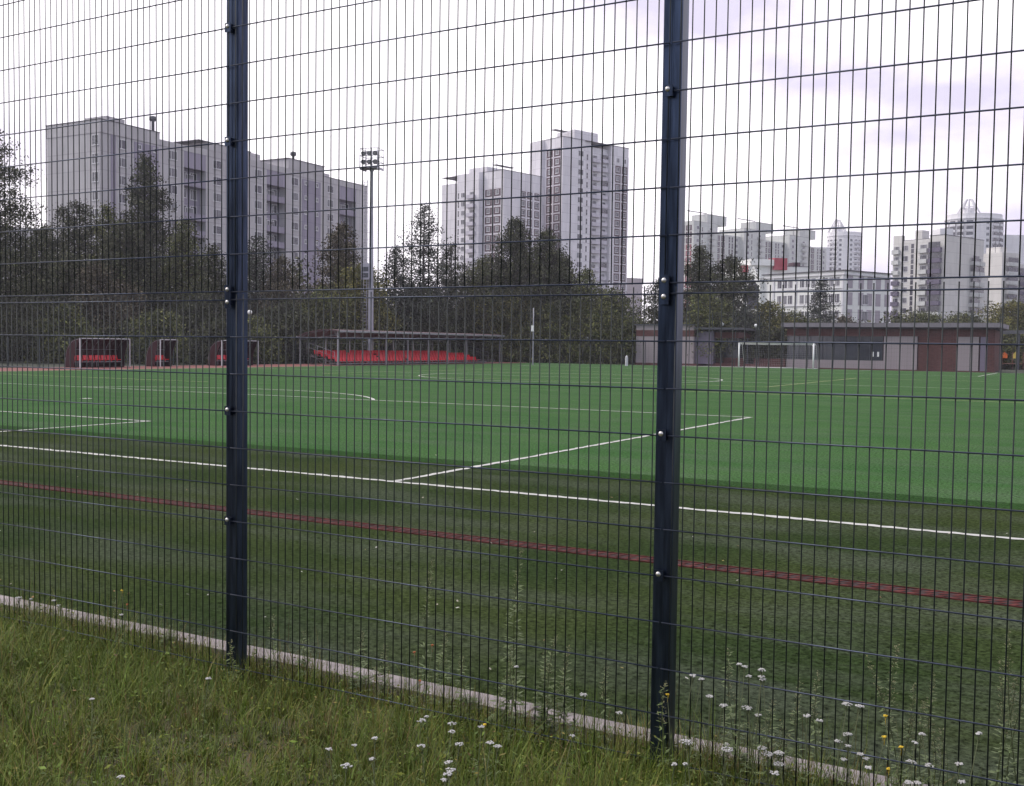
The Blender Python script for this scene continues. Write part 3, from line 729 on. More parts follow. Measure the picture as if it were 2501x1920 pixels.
# ---- A: long grey slab block, left
m_gpan = panel_mat('grey_panel', (.44, .42, .44), (.31, .29, .32), 3.0, 2.85, .05, .09, .05)
m_gdk = panel_mat('grey_blue_panel', (.27, .245, .31), (.21, .19, .25), 3.0, 2.85, .05, .08, .05)
A = Bld('apartment_block', 'long twelve-storey grey panel apartment block on the left, blank end wall towards the pitch', 247, 164, 894, 224, 36, 12.5)
W = A.W; SH = 2.85
recs = [(17.2, 22.2), (37.6, 42.8), (59.3, 64.8)]
xs_ = [0]+[v for r_ in recs for v in r_]+[W]
for i in range(0, len(xs_), 2): A.box('wall', m_gpan, xs_[i], xs_[i+1], 0, 1.5, 0, 34.2)
A.box('wall', m_gpan, 0, W, 1.5, 12.5, 0, 34.2)
for a, b in recs:
    A.box('loggia_wall', m_gdk, a+.002, b-.002, 1.42, 1.498, 0, 34.1)
    A.box('loggia_wall', m_gdk, a, b, 0.0, 1.4, 31.5, 34.198)
A.box('stair_wall', m_gdk, 2.0, 2.9, -.06, -.002, 0, 34.2)
for a, b in ((6.6, 11.6), (27.6, 32.4), (47.6, 53.2)): A.box('stair_wall', m_gdk, a, b, -.08, -.002, 0, 33.9)
A.box('parapet', m_gpan, -.05, 11.8, -.1, 12.6, 34.202, 36.2); A.box('parapet', m_gdk, 0, 0, 0, 0, 0, 0) if 0 else None
A.box('parapet', m_gpan, 11.8, 20.6, -.05, 12.55, 34.202, 35.2); A.box('parapet', m_gpan, 20.6, W+.05, -.05, 12.55, 34.202, 35.3)
A.box('parapet', m_gpan, 22.5, 33.2, -.1, 12.6, 35.302, 36.6); A.box('parapet', m_gpan, 43.6, 54.2, -.1, 12.6, 35.302, 37.2)
A.box('roof', m_roofd, -.12, 11.9, -.16, 12.7, 36.202, 36.32); A.box('roof', m_roofd, 20.4, 33.4, -.16, 12.7, 36.602, 36.72); A.box('roof', m_roofd, 43.4, 54.4, -.16, 12.7, 37.202, 37.32); A.box('roof', m_roofd, 54.5, W+.1, -.12, 12.6, 35.302, 35.4)
A.box('lift_house', m_gpan, 4.5, 8.2, 4, 9, 36.33, 38.0); A.box('lift_house', m_gpan, 36.0, 40.2, 4, 9, 35.31, 37.6); A.box('lift_house', m_gpan, 57, 61, 4, 9, 35.41, 37.0)
for x_ in (13.2, 48.5):
    q = MB(); q.lathe([(.28, 35), (.25, 38.6), (.6, 38.8), (.6, 39.4), (.3, 39.5), (.0001, 39.5)], (x_, 3, 0), 10); q.build('vent_stack', m_dsteel, A.root)
for k in range(12):
    z = k*SH+.95
    A.win('l', 1.1, z, 1.5, 1.6)
    for x_ in (4.3, 14.7, 24.9, 35.3, 45.5, 56.3): A.win('f', x_, z, 2.0 if x_ > 10 else 1.7, 1.5)
    for x_ in (7.6, 10.8, 28.6, 31.6, 48.6, 52.0): A.win('f', x_, z+.5, .75, .8, -.08)
    for a, b in recs:
        A.win('f', a+1.2, z, 1.3, 1.6, 1.42); A.win('f', b-1.5, z-.2, 1.5, 1.8, 1.42)
        if k in (1, 2, 5, 7, 8, 10) or (k == 4 and a > 50): A.balc('f', (a+b)/2, k*SH+.1, round(b-a-.1, 1), 2.7, 1.35, m_gdk, off=1.4)
A.done()

# ---- B, C: two panel towers with brown tiled bays
m_tp = panel_mat('pale_lilac_panel', (.68, .65, .69), (.44, .41, .46), 3.3, 2.8, .05, .07, .05)
m_tp2 = mat('balcony_front', (.48, .45, .51), .8, .15, .8)
def tower_common(t, penth):
    t.box('roof', m_roofd, -.1, t.W+.1, -.1, t.D+.1, t.H+.002, t.H+.12)
    for (a, b, c, d, h) in penth: t.box('lift_house', m_tp, a, b, c, d, t.H+.122, t.H+h)
T = Bld('apartment_tower', 'taller pale panel tower with brown tiled window bays, centre of the skyline', 1367.5, 318, 1527, 336, 64.6, 14)
W = T.W
T.box('wall', m_tp, 0, 9.3, 0, 14, 0, T.H); T.box('wall', m_tp, 9.302, 12.6, .7, 14, 0, T.H-.002); T.box('wall', m_tp, 12.602, 20.5, 1.6, 14, 0, T.H-1.2)
T.box('wall', m_tp, 20.502, W, 0, 14, 0, T.H-.004); T.box('wall', m_tp, -1.2, -.002, 8.2, 14, 0, T.H-.3)
for (a, b) in ((21.9, 22.25), (24.8, 25.15), (27.8, W)): T.box('bay_frame', m_tp, a, min(b, W), -.14, -.002, 0, 61.6)
for (a, b) in ((.55, .9), (3.9, 4.3), (7.2, 7.6)): T.box('bay_frame', m_tp, -.14, -.002, a, b, 0, 61.6)
tower_common(T, [(7.5, 17.5, 3, 11, 3.6)])
T.box('antenna_mast', m_dsteel, 4.4, 4.5, 6, 6.1, T.H+.1, T.H+3.4); T.box('antenna_mast', m_dsteel, 1.5, 6.5, 5.2, 7, T.H+3.0, T.H+3.2); T.box('antenna_mast', m_dsteel, 9, 9.08, 5, 5.1, T.H+3.6, T.H+6)
for k in range(22):
    z = k*2.8
    if k < 22:
        for x_ in (23.5, 26.5): T.brown('f', x_, z+.2, 2.5, 2.4) if k < 21 else T.win('f', x_, z+.8, 1.3, 1.4)
        for y_ in (2.4, 5.75): T.brown('l', y_, z+.2, 2.95 if y_ < 3 else 2.85, 2.4)
    T.win('f', 7.5, z+.8, 2.2, 1.7, -.0)
    T.slit('f', 10.9, z+.2, .5, 1.7, .7)
    T.balc('f', 14.9, z+.1, 3.6, 2.7, 1.1, m_tp2, off=1.6); T.balc('f', 18.9, z+.4, 2.4, 2.4, .8, m_tp2, dark=k % 3 == 0, off=1.6)
    if k % 1 == 0: T.box('wall', m_tp, -.05, 20.49, -.045, -.003, z-.06, z+.04) if k > 1 and k % 4 == 0 else None
T.done()
_p = at(1367.5, 340); T.root.location = (_p[0], _p[1], 0); T.root.scale = (1.07, 1.07, 1.075)
T = Bld('apartment_tower', 'lower pale panel tower with brown tiled bays, adjoining the taller one on its left', 1225, 322, 1318, 335, 55.6, 27.4)
W = T.W
T.box('wall', m_tp, 0, W, 0, 9.0, 0, T.H); T.box('wall', m_tp, -1.6, W, 9.002, 18.7, 0, T.H-.002); T.box('wall', m_tp, .4, W, 18.702, 21.3, 0, T.H-2.4); T.box('wall', m_tp, 0, W, 21.302, 27.4, 0, T.H-2.2)
for (a, b) in ((7.4, 7.7), (10.1, 10.5), (13.4, 13.9), (17.0, 17.4)): T.box('bay_frame', m_tp, a, min(b, W), -.14, -.002, 0, 50.3)
for (a, b) in ((.6, 1.0), (4.2, 4.7), (7.8, 8.2)): T.box('bay_frame', m_tp, -.14, -.002, a, b, 0, 50.3)
tower_common(T, [(3, 10, 10, 18, 2.4)])
T.box('antenna_mast', m_dsteel, 1, 1.1, 4, 4.1, T.H+.1, T.H+3.6); T.box('antenna_mast', m_dsteel, 1, 9, 4, 5.5, T.H+2.0, T.H+2.2)
for k in range(18):
    z = k*2.8
    for x_ in (8.9, 12.0, 15.4): T.brown('f', x_, z+.25, 2.3)
    for y_ in (2.6, 6.3): T.brown('l', y_, z+.25, 2.9)
    T.balc('l', 12.0, z+.1, 3.2, 2.7, 1.2, m_tp2, off=-1.6); T.win('l', 16.0, z+.7, 1.6, 1.5, -1.6); T.slit('l', 18.0, z+.4, .5, 1.8, -1.6)
    T.win('l', 20.0, z+.7, 1.7, 1.6, .4)
T.done()
# ---- D: small pale slab behind the towers
m_pk = panel_mat('pinkish_panel', (.46, .41, .43), (.34, .29, .31), 6, 2.8, .06, .05, .03)
T = Bld('apartment_block', 'plain pinkish end wall of a lower block just right of the tall tower', 1500, 371, 1566, 376, 26.4, 14)
T.box('wall', m_pk, 0, T.W, 0, 14, 0, T.H); T.box('roof', m_roofd, -.1, T.W+.1, -.1, 14.1, T.H+.002, T.H+.15); T.box('lift_house', m_roofd, 3.2, 5.4, 2, 4, T.H+.152, T.H+.9)
T.done()
# ---- low block far left
T = Bld('apartment_block', 'low grey block glimpsed behind the trees at the left frame edge', -60, 262, 112, 268, 30, 13)
T.box('wall', m_gpan, 0, T.W, 0, 13, 0, T.H); T.box('roof', m_roofd, -.1, T.W+.1, -.1, 13.1, T.H+.002, T.H+.15)
for k in range(10):
    for x_ in np.arange(1.5, T.W-1, 3.1): T.win('f', float(x_), k*2.85+.9, 1.6, 1.4)
T.done()
# ---- E: stepped row right of the post
m_ep = panel_mat('pale_green_grey_panel', (.56, .57, .55), (.40, .40, .39), 3.3, 2.8, .06, .07, .05)
m_ebal = mat('pale_balcony_front', (.50, .50, .49), .8, .15, .8)
E_ = Bld('apartment_row', 'receding pale block in three stepped sections with brown window frames, right of the fence post', 1688.5, 460, 2022, 538, 57.5, 14)
W = E_.W; s3 = W/3
for j in range(3):
    a = s3*j; off = 0
    E_.box('wall', m_ep, a+.01, a+s3*.46, 0, 14, 0, 57.5-.01*j); E_.box('wall', m_ep, a+s3*.46+.001, a+s3-.001, 2.2, 14, 0, 53.8-.01*j)
    E_.box('lift_house', m_ep, a+s3*.34, a+s3*.72, 2.4, 11, 57.6-.01*j, 61.8)
    E_.box('roof', m_roofd, a, a+s3*.46, -.05, 14.05, 57.502, 57.598); E_.box('roof', m_roofd, a+s3*.34, a+s3*.72, 2.3, 11.1, 61.802, 61.9)
    E_.box('antenna_mast', m_dsteel, a+s3*.3, a+s3*.3+.15, 5, 5.15, 57.6, 64.6); E_.box('antenna_mast', m_dsteel, a+s3*.05, a+s3*.42, 5, 5.3, 62.4, 62.75)
    for k in range(20):
        z = k*2.8+.1
        E_.win('f', a+3.0, z+.8, 1.8, 1.5); E_.slit('f', a+6.2, z+.2, .6, 1.8); E_.balc('f', a+s3*.33, z, 4.2, 2.7, 1.2, m_ebal)
        if k < 19:
            E_.brown('f', a+s3*.55, z+.2, 2.7, 2.3, 2.2); E_.brown('f', a+s3*.65, z+.2, 2.7, 2.3, 2.2)
            E_.slit('f', a+s3*.78, z+.1, 1.1, 2.4, 2.2); E_.slit('f', a+s3*.84, z+.1, 1.1, 2.4, 2.2); E_.win('f', a+s3*.93, z+.8, 1.7, 1.5, 2.2)
for k in range(20):
    for y_ in (2.6, 6.4, 10.2): E_.brown('l', y_, k*2.8+.3, 3.2, 2.3, m=m_redf if k < 17 else m_brown)
E_.done()
# ---- F: white school-like building
m_sch = panel_mat('white_school_render', (.74, .74, .72), (.62, .62, .60), 3.5, 3.4, .04, .05, .03)
m_pinkp = mat('pinkish_grey_inset', (.33, .29, .33), .8, .08, 1)
F_ = Bld('school_building', 'white four-storey school with grouped dark windows and pale ledges beyond the trees', 2057, 234, 2170, 244, 19.6, 23)
W = F_.W
F_.box('wall', m_sch, 0, W, 0, 23, 0, F_.H); F_.box('cornice', m_wfr, -.35, W+.3, -.35, 23.3, F_.H-.9, F_.H-.6); F_.box('roof', m_roofd, -.4, W+.35, -.4, 23.4, F_.H+.002, F_.H+.2)
for k in range(5):
    z = 1.2+3.75*k
    F_.box('ledge', m_wfr, -.3, -.002, .1, 19.4, z-.5, z-.32)
    for a in (1.3, 7.9, 14.5):
        for j in range(3): F_.win('l', a+1.6*j+.4, z, 1.35, 2.1)
    for j, x_ in enumerate((2.2, 6.2, 9.4, 12.6, 16.0)):
        if x_ < W-.8: q = MB(); q.box(x_-.95, x_+.95, -.05, -.003, z-.4, z+2.4); q.build('inset_panel', m_pinkp, F_.root)
    if k in (1, 2, 3): F_.win('f', 7.8, z-.2, 2.2, 2.3, -.05)
for a in (0, 6.4, 13, 19.6): F_.box('pilaster', m_wfr, -.22, -.003, a, a+.5, 0, F_.H-.95)
F_.box('wall', m_sch, -1.2, 4, 23.002, 27.6, 0, 18.6)
q = MB(); q.prism([(0, 0), (4.6, 0), (2.3, 3.3)], -.2, 0.0)
gb = q.xform(Matrix.Translation((-1.2, 23, 18.61)) @ Matrix.Rotation(-math.pi/2, 4, 'Z') @ Matrix.Rotation(math.pi, 4, 'Z')); gb = q.xform(Matrix.Translation((-1.0, 27.6, 18.61)) @ Matrix.Rotation(-math.pi/2, 4, 'Z'))
gb.build('gable', m_sch, F_.root)
q = MB(); q.prism([(.6, 0), (4.0, 0), (4.0, 5.4), (2.3, 7.6), (.6, 5.4)], -.05, 0.0); q = q.xform(Matrix.Translation((-1.26, 27.6, 11.5)) @ Matrix.Rotation(-math.pi/2, 4, 'Z')); q.build('gable_window', m_glassd, F_.root)
F_.done()
m_red = mat('red_cladding', (.33, .03, .05), .6, .08, 1)
F2 = Bld('rear_hall', 'pale hall with red stair boxes rising behind the white school', 1812, 268, 1985, 272, 23.6, 12)
W = F2.W
F2.box('wall', m_sch, 0, W*.92, 0, 12, 0, 23.2); F2.box('wall', m_sch, W*.08, W*.40, -1, 8, 23.202, 24.8)
F2.box('stair_box', m_red, W*.40, W*.58, -1.2, 3, 22.2, 25.2); F2.box('stair_box', m_red, 0, W*.05, -.6, 3, 21.3, 23.2)
F2.box('roof', m_roofd, W*.405, W*.925, -.1, 12.1, 23.202, 23.35) if 0 else F2.box('roof', m_roofd, W*.61, W*.925, -.1, 12.1, 23.202, 23.35)
F2.box('roof_lantern', m_brown, W*.72, W*.82, 1, 4, 23.36, 24.4)
F2.done()
# ---- G, J: two white towers with open steel crowns
m_wt = panel_mat('white_tower_panel', (.74, .72, .74), (.6, .58, .61), 3, 2.8, .06, .04, .03)
def crown(root, cx_, cy_, z, r0, h, m):
    q = MB()
    for k in range(8):
        t = 2*math.pi*k/8+.3; q.tube([(cx_+r0*math.cos(t), cy_+r0*math.sin(t), z), (cx_+r0*.25*math.cos(t), cy_+r0*.25*math.sin(t), z+h)], .36, 5)
    for f_, zz in ((.62, .5), (.25, 1.0)):
        pts = [(cx_+r0*f_*math.cos(t), cy_+r0*f_*math.sin(t), z+h*zz) for t in np.linspace(0, 2*math.pi, 13)]; q.tube(pts, .24, 5)
    q.lathe([(r0*.5, z), (r0*.45, z+h*.42), (.0001, z+h*.45)], (cx_, cy_, 0), 12)
    q.build('roof_crown', m, root)
def octo(mb, cx_, cy_, rx, ry, z0, z1, n=20, mi=0):
    pts = [(cx_+rx*math.cos(2*math.pi*k/n), cy_+ry*math.sin(2*math.pi*k/n)) for k in range(n)]
    mb.add([(p[0], p[1], z) for z in (z0, z1) for p in pts], [(k, (k+1) % n, n+(k+1) % n, n+k) for k in range(n)]+[tuple(range(n, 2*n)), tuple(range(n-1, -1, -1))], mi)
def round_tower(name, label, x0, x1, d, H, crown_c, cr, chh, wing=None, nfl=25, dark=False):
    T = Bld(name, label, x0, d, x1, d, H, 20); W = T.W; r_ = W/2
    q = MB(); octo(q, r_, r_*.8, r_, r_*.8, 0, H-2.4); octo(q, r_, r_*.8, r_*.97, r_*.77, H-2.4, H); q.build('wall', m_wt, T.root)
    q = MB(); octo(q, r_, r_*.8, r_*1.03, r_*.83, H-2.6, H-2.2); q.build('cornice', m_wfr, T.root)
    crown(T.root, crown_c*W, r_*.8, H, cr, chh, m_wfr)
    n = 20
    for k in range(nfl-1, max(0, nfl-17), -1):
        z = k*2.8
        if z > H-4: continue
        for j in range(n):
            t0 = math.pi+math.pi*(j+.5)/ (n/2); t_ = 2*math.pi*(j+.5)/n
            if math.sin(t_) > .1: continue
            cs = math.cos(math.pi/n); xx, yy = r_+r_*math.cos(t_)*cs, r_*.8+r_*.8*math.sin(t_)*cs
            nx_, ny_ = math.cos(t_)*.8, math.sin(t_); a = math.atan2(ny_, nx_)+math.pi/2
            M = Matrix.Translation((xx, yy, z+.8)) @ Matrix.Rotation(a, 4, 'Z')
            if j % 5 in (1, 2) or (dark and math.cos(t_) < -.35):
                key = ('balcony', 'rt', round(W)); proto(key, lambda: balcony_mb(min(2.9, W*.15), 2.6, .9, True, dark), WM+[m_wfr]); T.pl.append(('balcony', key, M @ Matrix.Translation((0, 0, -.7)), z))
            elif j % 5 != 4:
                key = ('window', 1.5, 1.5, 0); proto(key, lambda: window_mb(1.5, 1.5, False), WM); T.pl.append(('window', key, M, z))
    if wing: 
        for w_ in wing: T.box('wing_wall', m_wt, *w_)
    T.done()
round_tower('round_tower', 'white rounded tower with an open steel crown between the stepped row and the beige block', 2024, 2108, 612, 71, .28, 5.5, 7.4, [(-9.5, .5, 4, 16, 0, 62)], 25)
round_tower('round_tower', 'larger white rounded tower with a pointed steel crown behind the beige block on the right', 2324, 2462, 497, 67.5, .40, 5.6, 7.6, [(22, 44, 6, 18, 0, 58), (-5, 2.5, 5, 15, 0, 60.5)], 24, True)
# ---- H: beige block right, with dark-fronted balconies
m_hp = panel_mat('beige_panel', (.60, .58, .56), (.45, .43, .42), 6.2, 2.8, .05, .06, .04)
m_hdk = mat('dark_balcony_front', (.10, .085, .13), .7, .15, .6)
H_ = Bld('apartment_block', 'beige twelve-storey block with a bay of dark-fronted balconies, right of the school', 2300, 275, 2395, 288, 32.4, 14.5)
W = H_.W
H_.box('wall', m_hp, 0, W, 0, 4.2, 0, 32.4); H_.box('wall', m_hp, .0, W, 4.202, 14.5, 0, 31.6); H_.box('wall', m_hp, -.5, 1, 12, 14.49, 0, 33); H_.box('lift_house', m_hp, 1, 4.5, 7, 9, 31.602, 34.2)
H_.box('roof', m_roofd, -.1, W+.1, -.1, 4.3, 32.402, 32.5); H_.box('roof', m_roofd, 0, W+.1, 4.35, 14.6, 31.602, 31.72)
H_.box('wall', m_hp, W+.002, W+2.2, 2.5, 14, 0, 27.0); H_.box('wall', m_hp, W+2.202, W+9, 4.5, 16, 0, 25); H_.box('wall', m_hp, W+9.002, W+15, 6, 16, 0, 23.5)
for k in range(11):
    z = k*2.8+.1
    H_.balc('l', 2.4, z, 3.4, 2.7, 1.1, m_hdk if k % 2 or k > 4 else m_ebal, dark=True); H_.balc('l', 5.9, z, 2.6, 2.7, .9, m_ebal)
    H_.slit('l', 9.1, z, .8, 2.5); H_.win('l', 11.2, z+.7, 1.8, 1.5); H_.balc('l', 13.4, z, 2.0, 2.6, .9, m_hdk if k < 8 else m_ebal, off=-.5)
    if k < 10: H_.balc('f', 15.0, z, 3.2, 2.6, 1.0, m_ebal, dark=True); H_.balc('f', 18.4, z, 2.6, 2.6, 1.0, m_ebal, dark=k % 2 == 0)
    if k < 8: H_.win('f', W+3.6, z+.7, 1.6, 1.5, 4.5); H_.win('f', W+6.6, z+.7, 1.6, 1.5, 4.5)
H_.done()
T = Bld('apartment_block', 'pale block with long balcony strips at the right frame edge', 2441, 317, 2580, 330, 29.0, 15)
W = T.W
T.box('wall', m_hp, 0, 8, 0, 15, 0, 32.0); T.box('wall', m_hp, 8.002, W, 1.2, 15, 0, T.H); T.box('lift_house', m_hp, 3, 6, 3, 8, 32.002, 34); T.box('antenna_mast', m_dsteel, 2, 2.1, 4, 4.1, 32, 36)
for k in range(11):
    z = k*2.8+.1; T.balc('f', 4.0, z, 4.6, 2.6, 1.0, m_ebal, dark=True)
    if k < 10: T.balc('f', 11.2, z, 4.6, 2.6, 1.0, m_hdk, dark=True, off=1.2); T.win('f', 15.6, z+.7, 1.7, 1.5, 1.2)
T.done()

# ============================================================ TREES
def leafmat(name):
    m = mat(name, (.05, .06, .03), .75, spec=.25, attr='col')
    return m
m_leaf = leafmat('tree_leaf'); m_bark = mat('bark', (.045, .038, .032), .95, .3, 2)
m_birch = mat('birch_bark', (.30, .28, .27), .9, .45, 3)
PROF = {
 'cone':  lambda t: np.interp(t, [0, .08, .3, .6, .85, 1], [.45, .85, 1.0, .80, .48, .10]),
 'spire': lambda t: np.interp(t, [0, .1, .35, .7, 1], [.3, .8, 1.0, .6, .05]),
 'round': lambda t: np.interp(t, [0, .15, .45, .75, .93, 1], [.45, .85, 1.0, .85, .5, .12]),
 'bush':  lambda t: np.interp(t, [0, .3, .7, 1], [.95, 1.0, .8, .25]),
}
PAL = {
 'dark':  [(.046, .052, .028), (.072, .076, .036), (.030, .034, .020)],
 'olive': [(.078, .090, .034), (.120, .125, .040), (.048, .054, .026)],
 'yellow':[(.11, .11, .035), (.15, .135, .035), (.07, .075, .03)],
 'brown': [(.080, .066, .042), (.10, .085, .052), (.058, .052, .036)],
 'grey':  [(.055, .062, .050), (.075, .082, .066), (.04, .045, .038)],
}
def dmin(x):
    a = ray(x, 845.0)
    if x < 1235: t_ = (-41.0-CAM[0])/a[0]
    elif x < 1560: t_ = (97.5-CAM[1])/a[1]
    else: return 0
    return t_*F
def tree(name, label, xD, topD, hwD, d, shape='cone', pal='dark', dens=1.0, base=.12, leaf=.26, limb=None, cat='tree', group='trees beyond the pitch', bark=None, topz=None, lean=0, seed=None):
    x = xD*K; d = max(d, dmin(x)); P = at(x, d); yh = 831+ (x-170)*.01285
    H = topz or (1.87+(yh-topD*K)*d/F); Rr = hwD*K*d/F*1.22; dens = dens*1.7; leaf = leaf*.9
    r = np.random.default_rng(int(abs(xD*7+topD*13+d)) if seed is None else seed)
    t = empty(name, (P[0], P[1], -.1), 0, label, cat, group)
    zb = H*base; nl = limb or int(60+H*3.2)
    q = MB(); bx, by = r.normal(0, .15, 2); tp = [(0, 0, 0), (bx*.5, by*.5, H*.35), (bx, by, H*.7), (lean, 0, H*.97)]
    if cat == 'tree': q.tube(tp, [max(.10, H*.014), H*.010, H*.006, .02], 7)
    Ls = []
    ga = 2.39996
    for i in range(nl):
        tt = (i+r.random()*.8)/nl; z = zb+(H-zb)*tt*.97; L = Rr*float(PROF[shape](tt))*r.uniform(.62, 1.18)
        a = i*ga+r.normal(0, .35); up = r.uniform(.0, .45) if shape != 'cone' else r.uniform(-.12, .4)
        tx, ty = np.interp(z, [0, H], [0, lean]), 0
        p0 = np.array([tx, ty, max(zb*.6, z-L*.3)]); p1 = p0+np.array([math.cos(a)*L, math.sin(a)*L, L*up])
        if z > .5: q.tube([p0, (p0+p1)/2+np.array([0, 0, L*.06]), p1], [.05+.012*L, .03, .012], 4, cap=False)
        Ls.append((p0, p1, L))
    q.build('trunk' if cat == 'tree' else 'stem', bark or m_bark, t)
    C = []; per = int(max(3, 5.2*dens))
    for p0, p1, L in Ls:
        nk = max(2, int(per*max(.6, L/1.6)))
        s_ = r.uniform(.28, 1.03, nk); c = p0[None]+(p1-p0)[None]*s_[:, None]
        c += r.normal(0, 1, (nk, 3))*np.array([.17, .17, .12])*max(L, .8)*(.4+s_[:, None]*.7)
        C.append(c)
    C = np.concatenate(C); C[:, 2] = np.clip(C[:, 2], .25, H-.15)
    shade = r.integers(0, 3, len(C)); nleaf = 15
    ctr = np.repeat(C, nleaf, 0)+r.normal(0, 1, (len(C)*nleaf, 3))*np.array([.36, .36, .26])*(leaf/.26)**.5*(1.0 if cat == 'tree' else 1.1)
    n = len(ctr); A1 = r.normal(0, 1, (n, 3)); A1 /= np.linalg.norm(A1, axis=1)[:, None]; A2 = np.cross(A1, r.normal(0, 1, (n, 3))); A2 /= np.linalg.norm(A2, axis=1)[:, None]
    sz = (leaf*r.uniform(.5, 1.15, n))[:, None]; A1 = A1*sz*.62; A2 = A2*sz*.42
    V = np.stack([ctr-A1, ctr+A2*.9, ctr+A1, ctr-A2*.9], 1).reshape(-1, 3)
    pc = np.array(PAL[pal]); col = pc[np.repeat(shade, nleaf)]*r.uniform(.75, 1.3, (n, 1))*np.repeat(np.exp(r.normal(0, .28, len(C))), nleaf)[:, None]
    np_mesh('crown' if cat == 'tree' else 'foliage', V, 4, m_leaf, t, col=np.repeat(col, 4, 0))
    return t
TR = [
 # xD, topD, halfwidth, depth, shape, palette, density, base, leaf, label
 (-30, 225, 125, 90, 'cone', 'dark', 1.2, .06, .20, 'loose dark tree leaning in from the left frame edge with ragged hanging boughs'),
 (92, 478, 60, 108, 'round', 'dark', 1.2, .08, .24, 'dark rounded tree in front of the left corner of the grey block'),
 (165, 422, 62, 114, 'round', 'dark', 1.0, .1, .24, 'broad dark tree with an open top before the blank end wall'),
 (232, 430, 50, 112, 'cone', 'olive', 1.0, .1, .24, 'mid-height olive tree between the open-topped tree and the tall pointed one'),
 (312, 325, 66, 118, 'cone', 'dark', 1.45, .08, .26, 'tall dense pointed dark tree in front of the grey block'),
 (272, 470, 60, 106, 'round', 'dark', 1.2, .08, .24, 'dark spreading tree below the tall pointed one, on its left'),
 (395, 462, 58, 110, 'cone', 'olive', 1.1, .1, .24, 'olive pointed tree left of the left fence post'),
 (455, 520, 48, 104, 'cone', 'dark', .9, .1, .24, 'thin dark tree directly left of the left fence post'),
 (548, 500, 50, 112, 'round', 'grey', .62, .1, .24, 'sparse grey-green tree right of the left fence post, wall showing through'),
 (602, 545, 42, 108, 'round', 'brown', .7, .1, .24, 'small sparse brownish tree before the grey block facade'),
 (728, 470, 62, 116, 'cone', 'brown', 1.15, .1, .25, 'tall brownish conical tree near the right end of the grey block'),
 (768, 560, 66, 102, 'round', 'yellow', 1.1, .08, .24, 'rounded yellow-green tree at the foot of the floodlight mast'),
 (690, 610, 54, 104, 'round', 'olive', 1.1, .06, .24, 'low olive tree left of the yellow-green one'),
 (905, 430, 58, 122, 'cone', 'grey', .62, .14, .24, 'slender lacy pointed tree standing against the white sky'),
 (846, 520, 52, 118, 'cone', 'grey', .6, .14, .24, 'lacy low tree between the mast and the slender pointed tree'),
 (962, 515, 54, 118, 'cone', 'dark', .62, .14, .24, 'lacy dark tree right of the slender pointed one'),
 (880, 600, 60, 106, 'round', 'dark', .9, .06, .24, 'dark filler tree below the lacy ones'),
 (1030, 545, 56, 116, 'round', 'olive', 1.2, .08, .25, 'bushy olive tree in front of the lower panel tower'),
 (1098, 460, 62, 126, 'cone', 'dark', 1.6, .08, .26, 'tall dense pyramidal tree in front of the lower tower'),
 (1165, 484, 60, 124, 'cone', 'dark', 1.55, .08, .26, 'dense pyramidal tree in front of the taller tower'),
 (1205, 545, 48, 118, 'cone', 'dark', 1.3, .08, .25, 'shorter dark conical tree leaning on the pyramidal pair'),
 (1110, 612, 66, 104, 'round', 'yellow', 1.15, .06, .24, 'rounded tree with yellowing leaves right of the grandstand'),
 (1195, 640, 58, 102, 'round', 'olive', 1.2, .06, .24, 'low olive-yellow tree behind the thin pale pole'),
 (1252, 570, 40, 116, 'cone', 'olive', 1.0, .08, .24, 'narrow olive tree below the balconies of the taller tower'),
 (1308, 615, 52, 108, 'round', 'olive', 1.1, .06, .24, 'rounded olive tree left of the pale pavilion'),
 (1412, 590, 40, 122, 'round', 'dark', .9, .1, .24, 'dark tree mostly behind the right fence post'),
 (1492, 520, 46, 126, 'cone', 'dark', 1.35, .08, .25, 'dense dark tree immediately right of the right fence post'),
 (1556, 542, 52, 124, 'round', 'dark', 1.2, .08, .25, 'second dense dark tree from the right fence post'),
 (1515, 620, 46, 114, 'round', 'olive', 1.0, .06, .24, 'olive tree above the small pavilion canopy'),
 (1640, 640, 52, 122, 'round', 'yellow', 1.1, .06, .24, 'yellow-green tree between the pavilions, behind the goal'),
 (1590, 655, 36, 118, 'round', 'grey', 1.0, .06, .24, 'grey-green small tree just left of the yellow-green one behind the goal'),
 (1752, 592, 34, 132, 'cone', 'grey', .62, .1, .24, 'young thin grey-green tree in front of the white school'),
 (1700, 664, 40, 128, 'round', 'olive', 1.0, .06, .24, 'low rounded tree above the left end of the long pavilion'),
 (1800, 672, 40, 136, 'round', 'brown', .8, .06, .24, 'low brownish tree above the pavilion window band'),
 (1965, 662, 56, 140, 'round', 'olive', 1.1, .06, .26, 'olive tree below the beige block balconies'),
 (2062, 668, 60, 138, 'round', 'olive', 1.1, .06, .26, 'wide olive tree above the right half of the long pavilion'),
 (2172, 640, 70, 126, 'round', 'yellow', 1.2, .05, .26, 'yellowish tree filling the right frame edge beyond the pavilion'),
 (2120, 690, 42, 124, 'round', 'olive', 1.1, .05, .24, 'dark olive tree at the right end of the long pavilion'),
]
for (a, b, c, d, sh, pa, de, ba, lf, lb) in TR:
    tree('tree', lb, a, b, c, d, sh, pa, de, ba, lf)
